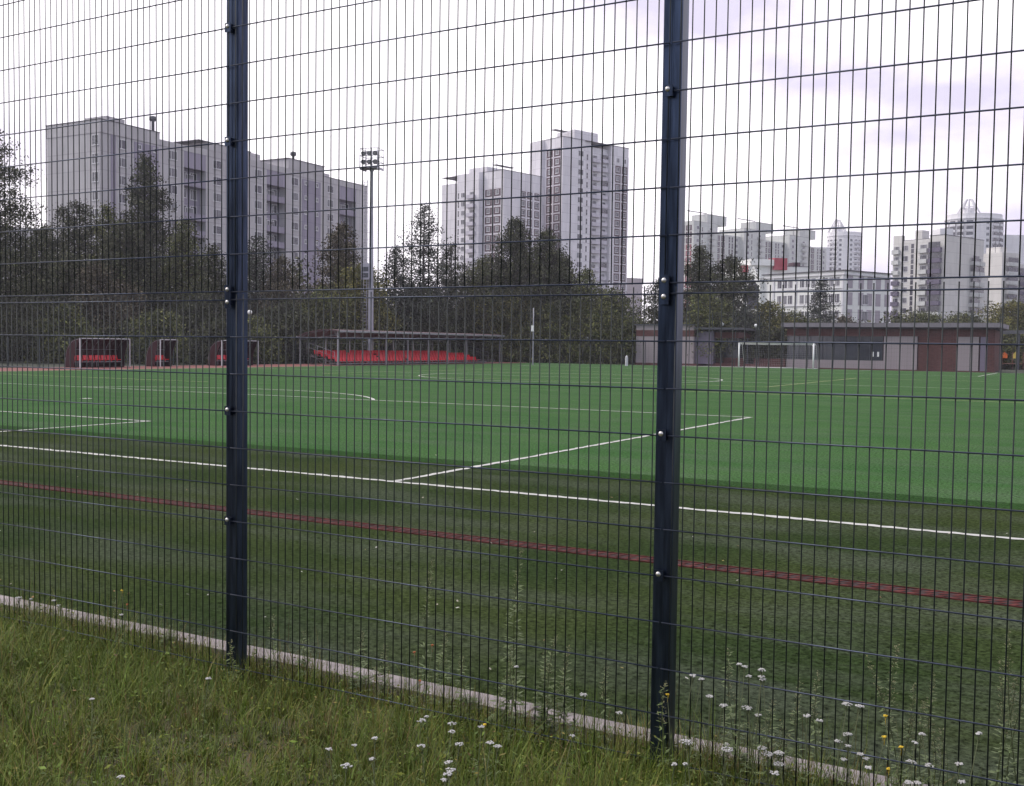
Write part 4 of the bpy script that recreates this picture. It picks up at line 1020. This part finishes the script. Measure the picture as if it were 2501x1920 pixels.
for i, (xD, top, d, b_) in enumerate([(150, 540, 103, 0), (208, 560, 101, 1), (70, 590, 100, 0), (262, 600, 100, 1), (610, 640, 100, 0), (940, 640, 118, 0)]):
    tree('birch_tree' if b_ else 'tree', ['thin-leaved dark tree before the low left block', 'pale-stemmed birch behind the first dugout', 'dark tree above the silver car', 'second pale-stemmed birch, nearer the tall pointed tree', 'dark low tree right of the third dugout', 'dark low tree behind the grandstand middle'][i],
         xD, top, 48, d, 'round', 'brown' if b_ else 'dark', .8, .25, .24, bark=m_birch if b_ else m_bark)
# understorey shrubs in a belt along the far edge
hz = lambda xD: 725+xD*.0128
SHL = ['at the left frame edge', 'behind the silver car', 'left of the first dugout', 'behind the first dugout', 'right of the first dugout', 'behind the middle dugout', 'between the middle and third dugouts', 'behind the third dugout', 'between the third dugout and the grandstand', 'behind the left end of the grandstand', 'behind the left third of the grandstand', 'at the foot of the mast', 'behind the middle of the grandstand', 'behind the red seats right of the mast', 'behind the right third of the grandstand', 'behind the right end of the grandstand', 'left of the thin pale pole', 'behind the thin pale pole', 'right of the thin pale pole', 'above the white bollard', 'beside the pale pavilion']
for i, lb in enumerate(SHL):
    xD = 5+66*i; d = 97+6*math.sin(i*2.3)+(8 if i > 8 else 0); top = (668+22*math.sin(i*1.9))
    tree('shrub', 'dark dense shrub '+lb, xD, top, 52, d, 'bush', ['dark', 'dark', 'olive'][i % 3] if i < 17 else 'olive', 1.25, .03, .26, limb=62, cat='shrub', group='shrub belt beyond the running track')
for i, (xD, lb) in enumerate([(1545, 'behind the small pavilion canopy'), (1605, 'left behind the goal'), (1660, 'right behind the goal'), (2150, 'right of the long pavilion'), (2200, 'at the right frame edge')]):
    tree('shrub', 'olive shrub '+lb, xD, 700, 40, 115 if i < 3 else 122, 'bush', 'dark' if i < 3 else 'olive', 1.1, .03, .26, limb=48, cat='shrub', group='shrubs around the pavilions')
# the wood behind as one dark mass
V = []; r = np.random.default_rng(5); cc = []
for (xa, xb, d, topD) in [(-60, 640, 135, 585), (620, 1340, 138, 640), (1340, 2260, 150, 700)]:
    for k in range(900):
        xD = r.uniform(xa, xb); dd = d+r.uniform(-6, 10); P = at(xD*K, dd); Ht = 1.87+(hz(xD)-topD)*K*dd/F*(1+.25*math.sin(xD*.05)+.1*math.sin(xD*.17))
        z = r.uniform(.3, max(1, Ht)); cc.append((P[0], P[1], z))
cc = np.array(cc); nlf = 26; ctr = np.repeat(cc, nlf, 0)+r.normal(0, .75, (len(cc)*nlf, 3)); n = len(ctr)
A1 = r.normal(0, 1, (n, 3)); A1 /= np.linalg.norm(A1, axis=1)[:, None]; A2 = np.cross(A1, r.normal(0, 1, (n, 3))); A2 /= np.linalg.norm(A2, axis=1)[:, None]
ctr[:, 2] = np.abs(ctr[:, 2]); V = np.stack([ctr-A1*.26, ctr+A2*.2, ctr+A1*.26, ctr-A2*.2], 1).reshape(-1, 3)
col = np.array(PAL['dark'])[np.repeat(r.integers(0, 3, len(cc)), nlf)]*r.uniform(.8, 1.2, (n, 1))
tag(np_mesh('wood', V, 4, m_leaf, col=np.repeat(col, 4, 0)), 'dark mass of woodland foliage behind the nearer trees', 'woodland', kind='stuff')

# ============================================================ MEADOW IN FRONT OF THE FENCE
m_grass = mat('meadow_blade', (.07, .09, .02), .65, spec=.35, attr='col')
gr = np.random.default_rng(21)
def gz(y): return -0.04+np.maximum(0.0, (-7.05-y))*0.075
def in_view_w(x, y):
    d = (x-CAM[0])*_f[0]+(y-CAM[1])*_f[1]; l = (x-CAM[0])*_r[0]+(y-CAM[1])*_r[1]
    return (d > 1.5) & (np.abs(l/np.maximum(d, .01)) < .62)
def scatter(n, x0, x1, y0, y1, outside=.25):
    x = gr.uniform(x0, x1, n); y = gr.uniform(y0, y1, n); k = in_view_w(x, y) | (gr.random(n) < outside); return x[k], y[k]
def patch(x, y, s=1.0, ph=0.0):
    return .5+.25*np.sin(x*1.9*s+ph+1.3*np.sin(y*1.4*s))+.25*np.sin(y*3.1*s+ph*2+1.1*np.sin(x*2.7*s))
COLS = np.array([(.098, .150, .014), (.138, .160, .018), (.056, .092, .012), (.17, .135, .028), (.22, .17, .06), (.13, .078, .030)])
def blades(n, x0, x1, y0, y1, lmin, lmax, wd, outside, pal_bias=0, zoff=0, bend=(.1, .55), tuft=0):
    if tuft:
        xc, yc = scatter(n//tuft, x0, x1, y0, y1, outside); ht = gr.uniform(.55, 1.5, len(xc)); rt = gr.uniform(.012, .05, len(xc)); tc_ = gr.normal(0, .22, (len(xc), 1)); ty_ = gr.random(len(xc))
        tid = np.repeat(np.arange(len(xc)), tuft); n = len(tid); ao = gr.uniform(0, 6.283, n); ro = np.abs(gr.normal(0, 1, n)); x = xc[tid]+np.cos(ao)*ro*rt[tid]; y = np.minimum(yc[tid]+np.sin(ao)*ro*rt[tid], -7.02)
    else: x, y = scatter(n, x0, x1, y0, y1, outside); n = len(x)
    pt = patch(x, y); L = gr.uniform(lmin, lmax, n)*(.5+.6*pt+.35*patch(x, y, 3.1, 1.0)); a = gr.uniform(0, 2*math.pi, n); be = gr.uniform(*bend, n)
    if tuft: a = ao+gr.normal(0, .6, n); L = L*ht[tid]; be = be*(.5+.5*ro)
    wdt = wd*gr.uniform(.6, 1.5, n); dx, dy = np.cos(a), np.sin(a); px_, py_ = -dy, dx; z0 = gz(y)-.01
    rows = []
    for (t, wf) in ((0, 1), (.4, .85), (.75, .5), (1, .06)):
        off = be*L*t**1.8; zz = z0+L*t*np.sqrt(np.maximum(.1, 1-(be*t*.8)**2))
        cx_, cy_ = x+dx*off, y+dy*off
        rows.append(np.stack([cx_-px_*wdt*wf/2, cy_-py_*wdt*wf/2, zz], 1)); rows.append(np.stack([cx_+px_*wdt*wf/2, cy_+py_*wdt*wf/2, zz], 1))
    V = np.stack(rows, 1).reshape(-1, 3); b = np.arange(n)[:, None, None]*8
    Fc = (b+np.array([[0, 1, 3, 2], [2, 3, 5, 4], [4, 5, 7, 6]])[None]).reshape(-1, 4)
    p2 = patch(x, y, .8, 2.0); pr_ = gr.random(n)
    ci = np.where(pr_ < .42, 0, np.where(pr_ < .66, 1, np.where(pr_ < .87, 2, np.where(pr_ < .93, 3, np.where(pr_ < .96, 4, 5)))))
    brown = (gr.random(n) < .38*np.clip(p2-.5, 0, 1)+np.clip((y+7.40)*1.6, 0, .42)); ci = np.where(brown, gr.integers(3, 6, n), ci)
    c = COLS[ci]*gr.uniform(.75, 1.25, (n, 1))
    if tuft: c = (c*.45+.55*COLS[np.where(ty_ < .40, 0, np.where(ty_ < .62, 1, np.where(ty_ < .90, 2, np.where(ty_ < .96, 3, 5))))[tid]])*np.exp(tc_[tid])
    C = np.repeat(c, 8, 0); k = np.tile(np.array([.75, .75, .9, .9, 1.05, 1.05, 1.15, 1.15]), n)[:, None]
    return V, Fc, C*1.0
def leaves(n, x0, x1, y0, y1, smin, smax, zmax, outside):
    x, y = scatter(n, x0, x1, y0, y1, outside); n = len(x); h = gr.uniform(.01, 1, n)*zmax*(.5+.8*patch(x, y))
    c = np.stack([x, y, gz(y)+h], 1); A = gr.normal(0, 1, (n, 3)); A[:, 2] *= .5; A /= np.linalg.norm(A, axis=1)[:, None]; B = np.cross(A, gr.normal(0, 1, (n, 3))); B /= np.linalg.norm(B, axis=1)[:, None]
    s = gr.uniform(smin, smax, (n, 1)); V = np.stack([c-A*s, c+B*s*.38-A*s*.1, c+A*s, c-B*s*.38-A*s*.1], 1).reshape(-1, 3)
    ci = gr.choice([0, 1, 2, 3, 5], n, p=[.38, .28, .2, .09, .05]); col = COLS[ci]*gr.uniform(.7, 1.4, (n, 1))
    return V, np.arange(4*n).reshape(-1, 4), np.repeat(col, 4, 0)
def merge(parts):
    Vs, Fs, Cs = [], [], []; b = 0
    for V, Fc, C in parts: Vs.append(V); Fs.append(Fc+b); Cs.append(C); b += len(V)
    return np.concatenate(Vs), np.concatenate(Fs), np.concatenate(Cs)
P_ = [blades(300000, 17, 33, -11.2, -7.03, .05, .17, .0030, .08, bend=(.2, 1.1), tuft=24),
      blades(70000, 17, 33, -11.2, -7.03, .03, .12, .0036, .08, bend=(.2, 1.1)),
      blades(30000, 17, 33, -11.0, -7.02, .12, .28, .0030, .15, bend=(.15, .9)),
      blades(6500, 17, 33, -10.8, -7.05, .24, .42, .0022, .15, bend=(.02, .25)),
      leaves(60000, 17, 33, -11, -7.05, .005, .013, .17, .1), leaves(5000, 17, 33, -11, -7.05, .012, .024, .15, .1),
      blades(15000, 17, 33, -7.45, -7.01, .04, .18, .0034, .3, bend=(.1, .7)), blades(900, 17, 33, -7.6, -7.03, .2, .42, .0022, .3, bend=(.05, .4))]
V, Fc, C = merge(P_)
tag(np_mesh('meadow_grass', V, 4, m_grass, col=C, F_=Fc), 'uncut yellowish green meadow grass in front of the fence', 'grass', kind='stuff')

# ---- flowering and tall plants, one by one
m_stem = mat('plant_stem', (.075, .09, .035), .7, .2, 20)
m_flw = mat('yarrow_white', (.44, .43, .42), .8, .1, 60)
m_fly = mat('flower_yellow', (.62, .42, .02), .7); m_flo = mat('flower_orange', (.38, .10, .03), .7)
m_herb = mat('herb_leaf', (.11, .15, .05), .7, .3, 12, attr=None)
m_seed = mat('seed_head', (.17, .17, .08), .8, .3, 30)
def place(px, py, hmin=.30):
    P = G(px, py, .32)
    for _ in range(3): P = G(px, py, float(gz(P[1]))+hmin)
    if P[1] > -7.46: 
        P = onY(px, py, -7.46); 
    return P
def small_leaf(o, c, a, s, mi=1, droop=-.2, thin=.32):
    d = Vector((math.cos(a), math.sin(a), droop+random.uniform(-.2, .5))).normalized(); n = Vector((-d.y, d.x, random.uniform(-.3, .3))).normalized(); c = Vector(c)
    o.add([c, c+d*s*.5+n*s*thin*.5, c+d*s, c+d*s*.5-n*s*thin*.5], [(0, 1, 2, 3)], mi)
def yarrow(px, py, size=1.0, lab=None, flower=None, fname='flower_head'):
    P = place(px, py, random.uniform(.2, .34)); zb = float(gz(P[1])); h = P[2]-zb
    bx, by = random.uniform(-.05, .05), random.uniform(-.07, .02)
    t = empty('yarrow_plant' if flower is None else 'wildflower', (P[0]+bx, P[1]+by, zb), 0, lab, 'wildflower', 'yarrow flowering along the fence' if flower is None else None)
    o = MB(); top = (-bx, -by, h); mid = (-bx*.3+random.uniform(-.01, .01), -by*.3, h*.55)
    o.tube([(0, 0, -.02), mid, top], [.0022, .0018, .0013], 5); o.build('stem', m_stem, t)
    lf = MB()
    for k in range(9):
        q = random.uniform(.05, .8); c = Vector((0, 0, 0)).lerp(Vector(mid), min(1, q/.55)) if q < .55 else Vector(mid).lerp(Vector(top), (q-.55)/.45); a = random.uniform(0, 6.28); s = random.uniform(.03, .07)*(1.1-q)
        dv = Vector((math.cos(a), math.sin(a), .25))
        for j in range(5):
            for sg in (-1, 1): small_leaf(lf, c+dv*s*j*.22, a+sg*1.0, s*.3, 0, .1, .3)
        small_leaf(lf, c, a, s, 0, .2, .12)
    lf.build('foliage', m_herb, t)
    fo = MB(); Rf = random.uniform(.010, .0155)*size; n = int(16*size)+6
    for k in range(n):
        rr = Rf*math.sqrt(random.random()); a = random.uniform(0, 6.28); c = Vector((top[0]+rr*math.cos(a), top[1]+rr*math.sin(a), h+.004-rr*rr*9+random.uniform(-.002, .002)))
        s = random.uniform(.0028, .0046); fo.lathe([(.0001, -s*.5), (s, 0), (s*.7, s*.6), (.0001, s*.7)], c, 6)
        if k % 4 == 0: fo.tube([(top[0], top[1], h-.03), c], .0006, 3, 1 if flower is None else 0)
    fo.build(fname, [flower or m_flw, m_stem], t)
YL = []
for (x, y, s, l) in [
 (1692, 1652, 1, 'white yarrow head right of the right post, upper left of the loose cluster'), (1713, 1661, .9, 'small yarrow head low beside the right post, next to a slightly higher one'),
 (1806, 1625, 1, 'highest yarrow head of the cluster right of the right post'), (1819, 1630, 1, 'second of two touching yarrow heads atop the cluster right of the right post'),
 (1862, 1638, 1.1, 'single white yarrow head at the right top of the cluster'), (1830, 1654, .9, 'small yarrow head below the touching pair'),
 (1860, 1655, 1.0, 'yarrow head just under the single right-hand one'), (1864, 1661, .9, 'tiny yarrow head behind the one under the right-hand head'),
 (1733, 1703, 1.3, 'flat greyish yarrow head below the small heads by the right post'), (1767, 1725, 1.5, 'wide flat white yarrow head in the middle gap right of the post'),
 (1825, 1729, 1.4, 'wide white yarrow head to the right of the widest flat one'), (1852, 1748, 1.3, 'sideways pale yarrow head below the wide ones'),
 (1676, 1812, 2.0, 'large bright yarrow head at the foot of the right post'), (1777, 1831, 1.9, 'large bright yarrow head above the kerb, left of the white clump'),
 (1862, 1829, 1.7, 'left head of the big white clump over the kerb'), (1875, 1842, 1.9, 'middle head of the big white clump over the kerb'),
 (1902, 1840, 1.9, 'right head of the big white clump over the kerb'), (1902, 1867, 1.7, 'yarrow head just under the big white clump'),
 (1892, 1889, 1.3, 'yarrow head low in the grass beneath the white clump'), (1774, 1820, 1.0, 'small yarrow head behind the large one over the kerb'),
 (2069, 1721, 1.2, 'yarrow head on a tall stem, left of a pair in the right-hand bay'), (2100, 1727, 1.2, 'right head of the tall pair in the right-hand bay'),
 (1971, 1750, 1, 'lone yarrow head between the clump and the tall pair'), (2001, 1762, .9, 'lower yarrow head between the clump and the tall pair'),
 (2069, 1795, 1.4, 'wide yarrow head under the tall pair'), (2048, 1813, 1.1, 'yarrow head slightly left of the wide one under the tall pair'),
 (2072, 1824, 1.0, 'yarrow head directly below the wide one'), (2102, 1844, 1.1, 'yarrow head over the dark turf near the kerb end, left of a pair'),
 (2115, 1855, 1.0, 'yarrow head next to the one near the kerb end'), (2061, 1857, 1.0, 'yarrow head above the end of the kerb'),
 (2226, 1862, 1.2, 'yarrow head at the lower right beyond the kerb end'), (2270, 1871, 1.2, 'yarrow head to the right of the lower-right one'),
 (2343, 1868, 1.2, 'yarrow head farthest right in the lower row'), (2252, 1796, .9, 'small yarrow head in the lower right bay, mid height'),
 (2234, 1816, .8, 'small dull yarrow head in the lower right bay'), (2392, 1794, .8, 'small yarrow head near the right frame edge'),
 (2120, 1876, 1.0, 'yarrow head by the lower frame edge near the kerb'), (2220, 1913, 1.1, 'yarrow head touching the lower frame edge, left of another'),
 (2241, 1914, 1.1, 'yarrow head touching the lower frame edge'), (2350, 1912, 1.1, 'yarrow head at the lower frame edge, far right'),
 (1646, 1869, 1.0, 'yarrow head in the grass below the right post, left'), (1674, 1868, .8, 'tiny yarrow head in the grass below the right post, right'),
 (1029, 1761, 1.3, 'yarrow pair head left of centre in the foreground meadow'), (1042, 1752, .9, 'smaller yarrow head touching the left-of-centre pair'),
 (1105, 1769, 1.5, 'bright yarrow head centre of the meadow, top of a column of heads'), (1104, 1789, 1.0, 'second yarrow head down the centre column'),
 (916, 1805, .9, 'yarrow head left of the centre column in the grass'), (1029, 1823, 1.1, 'yarrow head lower left of the centre column'),
 (1122, 1819, 1.1, 'yarrow head lower right of the centre column'), (1198, 1816, 1.2, 'yarrow head left of a red-brown leaf patch'),
 (1215, 1825, 1.0, 'yarrow head touching the one by the red-brown patch'), (1176, 1777, .9, 'yarrow head beside a yellow flower'),
 (1096, 1864, 1.1, 'yarrow head low in the centre of the foreground'), (1100, 1882, 1.4, 'bright yarrow head below it near the lower edge'),
 (1093, 1893, 1.0, 'yarrow head nearly touching the lower edge at the centre'), (846, 1872, 1.3, 'bright yarrow head in the lower left-centre grass'),
 (908, 1856, 1.1, 'yarrow head right of the lower left-centre one'), (866, 1823, .8, 'small yarrow head above the lower left-centre one'),
 (803, 1832, .9, 'yarrow head farther left in the middle grass'), (1424, 1698, 1.2, 'yarrow head over the kerb left of the right post'),
 (1512, 1743, 1.0, 'yarrow head above the kerb close to the left side of the right post'), (1398, 1799, .9, 'yarrow head below the kerb left of the right post'),
 (1086, 1907, 1.0, 'yarrow head at the lower frame edge below the centre column'), (1261, 1630, .8, 'small yarrow head near the tall mugwort'),
 (45, 1461, 1.3, 'yarrow head at the kerb by the left frame edge'), (132, 1468, 1.1, 'yarrow head against the kerb, second from the left edge'),
 (143, 1480, 1.0, 'yarrow head just below the second from the left edge'), (296, 1503, 1.2, 'tall yarrow head before the kerb left of the left post'),
 (75, 1465, .7, 'tiny yarrow head between the first two at the left edge'), (225, 1710, .8, 'lone yarrow head deep in the left foreground grass'),
 (509, 1659, .9, 'yarrow head just below the left post'), (295, 1900, .9, 'yarrow head at the lower left frame edge')]:
    yarrow(x, y, s, l)
for (x, y, c, l) in [(1183, 1772, m_fly, 'small yellow flower beside a yarrow head in the centre meadow'), (2163, 1751, m_fly, 'yellow flower high in the right-hand bay'), (2201, 1827, m_fly, 'larger yellow flower low in the right-hand bay'),
                     (1630, 1698, m_fly, 'yellow flower on a thin stalk in front of the right post'), (1012, 1595, m_flo, 'orange-red poppy-like flower over the dark turf, left of the tall mugwort'), (1026, 1665, m_flo, 'orange flower just above the kerb left of centre'), (1056, 1578, m_flo, 'faint orange flower right of the orange-red one'),
                     (2160, 1802, m_fly, 'pale yellow flower between the two right-hand ones'), (2170, 1880, m_fly, 'small yellow flower near the lower edge on the right'), (311, 1478, m_flo, 'orange-red flower left of the left post'), (298, 1444, m_fly, 'yellow flower seen through the mesh left of the left post')]:
    yarrow(x, y, .55 if c is m_fly else .4, l, c)
def weed(px, py, bpx, bpy, label, kind='mug', Y=-7.2, wide=1.0):
    T_ = onY(px, py, Y); B = onY(bpx, bpy, Y); zb = -.04; h = T_[2]-zb; lx = T_[0]-B[0]
    t = empty('tall_weed', (B[0], Y, zb), 0, label, 'weed', 'tall weeds growing through the fence line')
    st_ = MB(); lf = MB(); sd_ = MB(); ns = 1 if wide < 1.3 else 4
    for s in range(ns):
        ox = 0 if ns == 1 else random.uniform(-.04, .04)*wide; hh = h*(1 if s == 0 else random.uniform(.6, .92)); tx = lx+(0 if s == 0 else random.uniform(-.06, .06)*wide)
        pts = [Vector((ox+(tx-ox)*q**1.5+.008*math.sin(q*7+s), .01*math.sin(q*5+s*2), hh*q)) for q in np.linspace(0, 1, 7)]
        st_.tube(pts, [.0032, .0029, .0025, .0021, .0017, .0012, .0006], 5)
        for i in range(int(40*max(1, hh/.5))):
            q = random.uniform(.08, .97); f_ = q*6; j = min(5, int(f_)); c = pts[j].lerp(pts[j+1], f_-j); a = random.uniform(0, 6.28)
            sz = (.075 if kind == 'mug' else .042)*(1.15-q)+.014
            small_leaf(lf, c, a, sz, 0, -.1, .3); 
            if kind == 'mug' and q < .7:
                for sg in (-1, 1): small_leaf(lf, c+Vector((math.cos(a), math.sin(a), 0))*sz*.4, a+sg*.8, sz*.5, 0, -.1, .3)
        for i in range(int(90*max(.6, hh/.5))):
            q = random.uniform(.62, 1.0); f_ = q*6; j = min(5, int(f_)); c = pts[j].lerp(pts[j+1], f_-j); a = random.uniform(0, 6.28); rr = random.uniform(0, .028)*(1.1-q)*2
            small_leaf(sd_, c+Vector((math.cos(a)*rr, math.sin(a)*rr, random.uniform(-.01, .01))), a, random.uniform(.006, .013), 0, .4, .5)
    st_.build('stem', m_stem, t); lf.build('foliage', m_herb, t); sd_.build('seed_head', m_seed, t)
for w_ in [(1274, 1337, 1243, 1724, 'tallest mugwort stalk, in the middle bay, reaching the red drain line', 'mug', -7.2, 1.0), (1056, 1366, 1029, 1640, 'thin tall seed stalk left of the tallest mugwort', 'seed', -7.2, 1.0),
           (1091, 1540, 1078, 1690, 'short leafy weed between the thin stalk and the tallest mugwort', 'mug', -7.2, 1.0), (1359, 1551, 1346, 1720, 'bushy mugwort right of the tallest stalk', 'mug', -7.25, 1.6),
           (1390, 1577, 1375, 1740, 'pale-tipped mugwort beside the bushy one', 'mug', -7.25, 1.0), (888, 1543, 876, 1640, 'small weed right of the left post over the kerb', 'mug', -7.2, 1.0), (943, 1577, 930, 1660, 'yellowish seed stalk over the kerb left of centre', 'seed', -7.2, 1.4),
           (1128, 1602, 1140, 1700, 'short drooping weed in the centre bay', 'mug', -7.2, 1.0), (1481, 1625, 1474, 1770, 'thin weed a little left of the right post', 'seed', -7.2, 1.0), (1248, 1585, 1240, 1720, 'leafy low weed at the foot of the tallest mugwort', 'mug', -7.28, 1.6),
           (1779, 1583, 1792, 1812, 'narrow leafy weed rising among the yarrow right of the post', 'mug', -7.25, 1.0), (2190, 1570, 2177, 1850, 'broad yellowish bushy weed in the right bay', 'seed', -7.25, 1.9), (1953, 1657, 1940, 1850, 'reddish seed stalk between yarrow clump and broad weed', 'seed', -7.2, 1.0),
           (1998, 1638, 1990, 1850, 'thin grass-like stalk left of the broad weed', 'seed', -7.2, 1.0), (1889, 1707, 1886, 1830, 'leafy weed above the big white yarrow clump', 'mug', -7.2, 1.3), (2460, 1529, 2450, 1890, 'tall faint bushy weed at the right frame edge', 'seed', -7.2, 1.9),
           (2280, 1640, 2270, 1880, 'slender weed right of the broad yellowish one', 'seed', -7.2, 1.3), (1624, 1660, 1618, 1850, 'thin flowering stalk in front of the right post', 'seed', -7.45, 1.0), (670, 1500, 664, 1620, 'pale seed stalk just right of the left post', 'seed', -7.2, 1.0),
           (744, 1540, 746, 1640, 'leafy weed second right of the left post', 'mug', -7.2, 1.2), (420, 1525, 418, 1590, 'short weed left of the left post', 'mug', -7.2, 1.3), (566, 1560, 570, 1640, 'dry stalk in front of the left post base', 'seed', -7.45, 1.2), (284, 1460, 283, 1560, 'thin dry stalk left of the left post', 'seed', -7.3, 1.0)]:
    weed(*w_)
# unseen foliage added behind the viewpoint to darken the post reflections
r = np.random.default_rng(9); cc = []
for k in range(1500):
    x_ = r.uniform(-25, 75); y_ = -34+r.normal(0, 1.5); cc.append((x_, y_, r.uniform(.2, 1)**.8*(6.0+1.6*math.sin(x_*.45)+1.2*math.sin(x_*.19+1))))
cc = np.array(cc); ctr = np.repeat(cc, 16, 0)+r.normal(0, .7, (len(cc)*16, 3)); n = len(ctr); ctr[:, 2] = np.abs(ctr[:, 2])
A1 = r.normal(0, 1, (n, 3)); A1 /= np.linalg.norm(A1, axis=1)[:, None]; A2 = np.cross(A1, r.normal(0, 1, (n, 3))); A2 /= np.linalg.norm(A2, axis=1)[:, None]
V = np.stack([ctr-A1*.3, ctr+A2*.24, ctr+A1*.3, ctr-A2*.24], 1).reshape(-1, 3)
col = np.array(PAL['dark'])[np.repeat(r.integers(0, 3, len(cc)), 16)]
tag(np_mesh('tree_belt', V, 4, m_leaf, col=np.repeat(col, 4, 0)), 'dark foliage added out of view behind the viewpoint to darken post reflections', 'woodland', kind='stuff')
# thin summer haze over the whole place
m_hz = bpy.data.materials.new('haze'); m_hz.use_nodes = True; t_ = m_hz.node_tree; t_.nodes.clear()
ho = t_.nodes.new('ShaderNodeOutputMaterial'); hv = t_.nodes.new('ShaderNodeVolumePrincipled'); hv.inputs['Color'].default_value = (.86, .83, .95, 1)
hv.inputs['Density'].default_value = .00034; hv.inputs['Anisotropy'].default_value = .25; t_.links.new(hv.outputs[0], ho.inputs['Volume'])
q = MB(); q.box(-930, 930, -330, 1530, -2.0, 95); hb = q.build('haze', m_hz); hb['kind'] = 'stuff'
S.cycles.volume_bounces = 0; S.cycles.volume_max_steps = 64
print('objects', len(bpy.data.objects))
